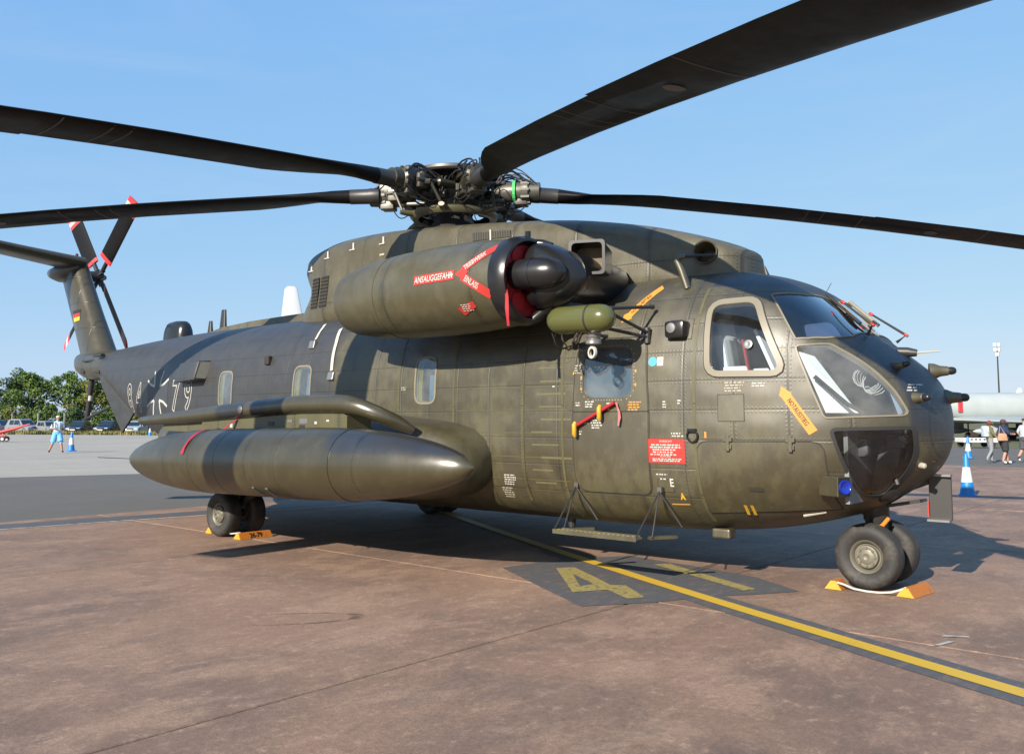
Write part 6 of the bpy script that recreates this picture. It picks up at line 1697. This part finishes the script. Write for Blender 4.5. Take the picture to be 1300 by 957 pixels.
pA = person(px_, py_, toward(px_, py_) + .15, 1.80, walk, [M_skin, vt, sh_, M_skin, cloth('dark trainers', (.02, .022, .025))], 'person in pale blue shirt and blue shorts walking left of the cone', hair=None, shades=True, shorts=sh_)
MB().lathe([(0, .101), (.03, .095), (.06, .07), (.075, .02), (.076, .002)], Vector((.01, 0, 1.735)), (-.1, 0, 1), 16).build('hair', plain('short white hair', (.55, .52, .48), .8), pA, smooth=60)
d_ = (Vector((9.01, -9.06)) - Vector((px_, py_))).normalized()
bp = MB(); bp.box((-.20, 0, 1.28), (.18, .30, .44)); 
bpo = bp.build('backpack', cloth('navy rucksack', (.02, .03, .08)), None, bevel=.05, smooth=40); bpo.location = (px_, py_, 0); bpo.rotation_euler = (0, 0, toward(px_, py_) + .15); tag(bpo, 'navy backpack worn by the man in blue shorts', 'backpack')
for yy in (-.11, .11): MB().tube([(-.12, yy, 1.47), (.0, yy, 1.515), (.12, yy, 1.43), (.15, yy, 1.28), (.02, yy * 1.6, 1.12)], .022, 6, flat=.5).build('strap', cloth('rucksack strap', (.02, .03, .08)), bpo)
# three people on the right, walking away to the right
dirw = math.atan2(RV.y, RV.x)
wk1 = {'elL': (-.08, .25, 1.20), 'wrL': (.08, .26, 1.02), 'haL': (.13, .26, .97), 'elR': (.02, -.26, 1.18), 'wrR': (.18, -.22, 1.06), 'haR': (.24, -.20, 1.03), 'knL': (.10, .09, .50), 'anL': (.10, .09, .09), 'toL': (.27, .09, .04), 'knR': (.02, -.09, .51), 'anR': (-.20, -.09, .14), 'toR': (-.06, -.09, .05)}
wk2 = dict(wk1); wk2.update({'elR': (.06, -.25, 1.20), 'wrR': (.28, -.16, 1.16), 'haR': (.35, -.14, 1.17), 'knL': (.16, .09, .50), 'anL': (.22, .10, .09), 'toL': (.39, .1, .04), 'anR': (-.12, -.09, .10), 'toR': (.04, -.10, .04)})
wk3 = dict(wk1); wk3.update({'knR': (.14, -.10, .50), 'anR': (.32, -.12, .10), 'toR': (.49, -.12, .05), 'knL': (-.02, .10, .51), 'anL': (-.26, .12, .16), 'toL': (-.14, .12, .05)})
person(.33, 28.6, dirw, 1.58, wk1, [M_skin, cloth('olive shirt', (.11, .10, .04)), cloth('grey jeans', (.20, .21, .23)), cloth('grey denim', (.20, .21, .23)), cloth('grey shoes', (.1, .1, .1))], 'person with red hair, olive top and grey jeans carrying a patterned rucksack', hair=plain('red hair', (.13, .022, .012), .7))
person(.98, 27.75, dirw + .1, 1.62, wk2, [M_skin, cloth('navy t-shirt', (.015, .03, .08)), cloth('black shorts', (.02, .02, .024)), M_skin, cloth('white trainers', (.7, .7, .68))], 'person in navy shirt and black shorts with a tan shoulder bag', hair=plain('dark hair', (.03, .02, .015), .7), cap=cloth('navy red cap', (.12, .02, .05)), shorts=bpy.data.materials['black shorts'])
person(1.25, 29.9, dirw + .35, 1.66, wk3, [M_skin, cloth('grey t-shirt', (.34, .37, .40)), cloth('charcoal shorts', (.05, .055, .06)), M_skin, cloth('white shoes', (.7, .7, .68))], 'person in grey shirt, charcoal shorts and navy cap at the right edge', cap=cloth('navy cap', (.015, .02, .06)), shorts=bpy.data.materials['charcoal shorts'])
bg1 = MB(); bg1.box((0, 0, 0), (.20, .30, .42)); b1 = bg1.build('backpack', None or plain('blue white patterned fabric', (.36, .42, .50), .8, var=.9, scale=9), None, bevel=.05, smooth=40); b1.location = (.33 - .16 * RV.x, 28.6 - .16 * RV.y, 1.17); b1.rotation_euler = (0, 0, dirw); tag(b1, 'blue and white patterned rucksack on the red haired person', 'backpack')
bg2 = MB(); bg2.box((0, 0, 0), (.38, .14, .28), taper=(.7, .8)); b2 = bg2.build('shoulder_bag', cloth('tan leather', (.36, .21, .12)), None, bevel=.04, smooth=40); b2.location = (.98 - .14 * RV.x + .20 * FV.x * -1, 27.75 - .14 * RV.y + .2 * FV.y * -1, .98); b2.rotation_euler = (0, 0, dirw); tag(b2, 'tan shoulder bag at the hip of the person in navy', 'bag')
MB().tube([(-.12, 0, .12), (-.02, .10, .40), (.10, 0, .12)], .012, 6).build('strap', cloth('tan strap', (.36, .21, .12)), b2)
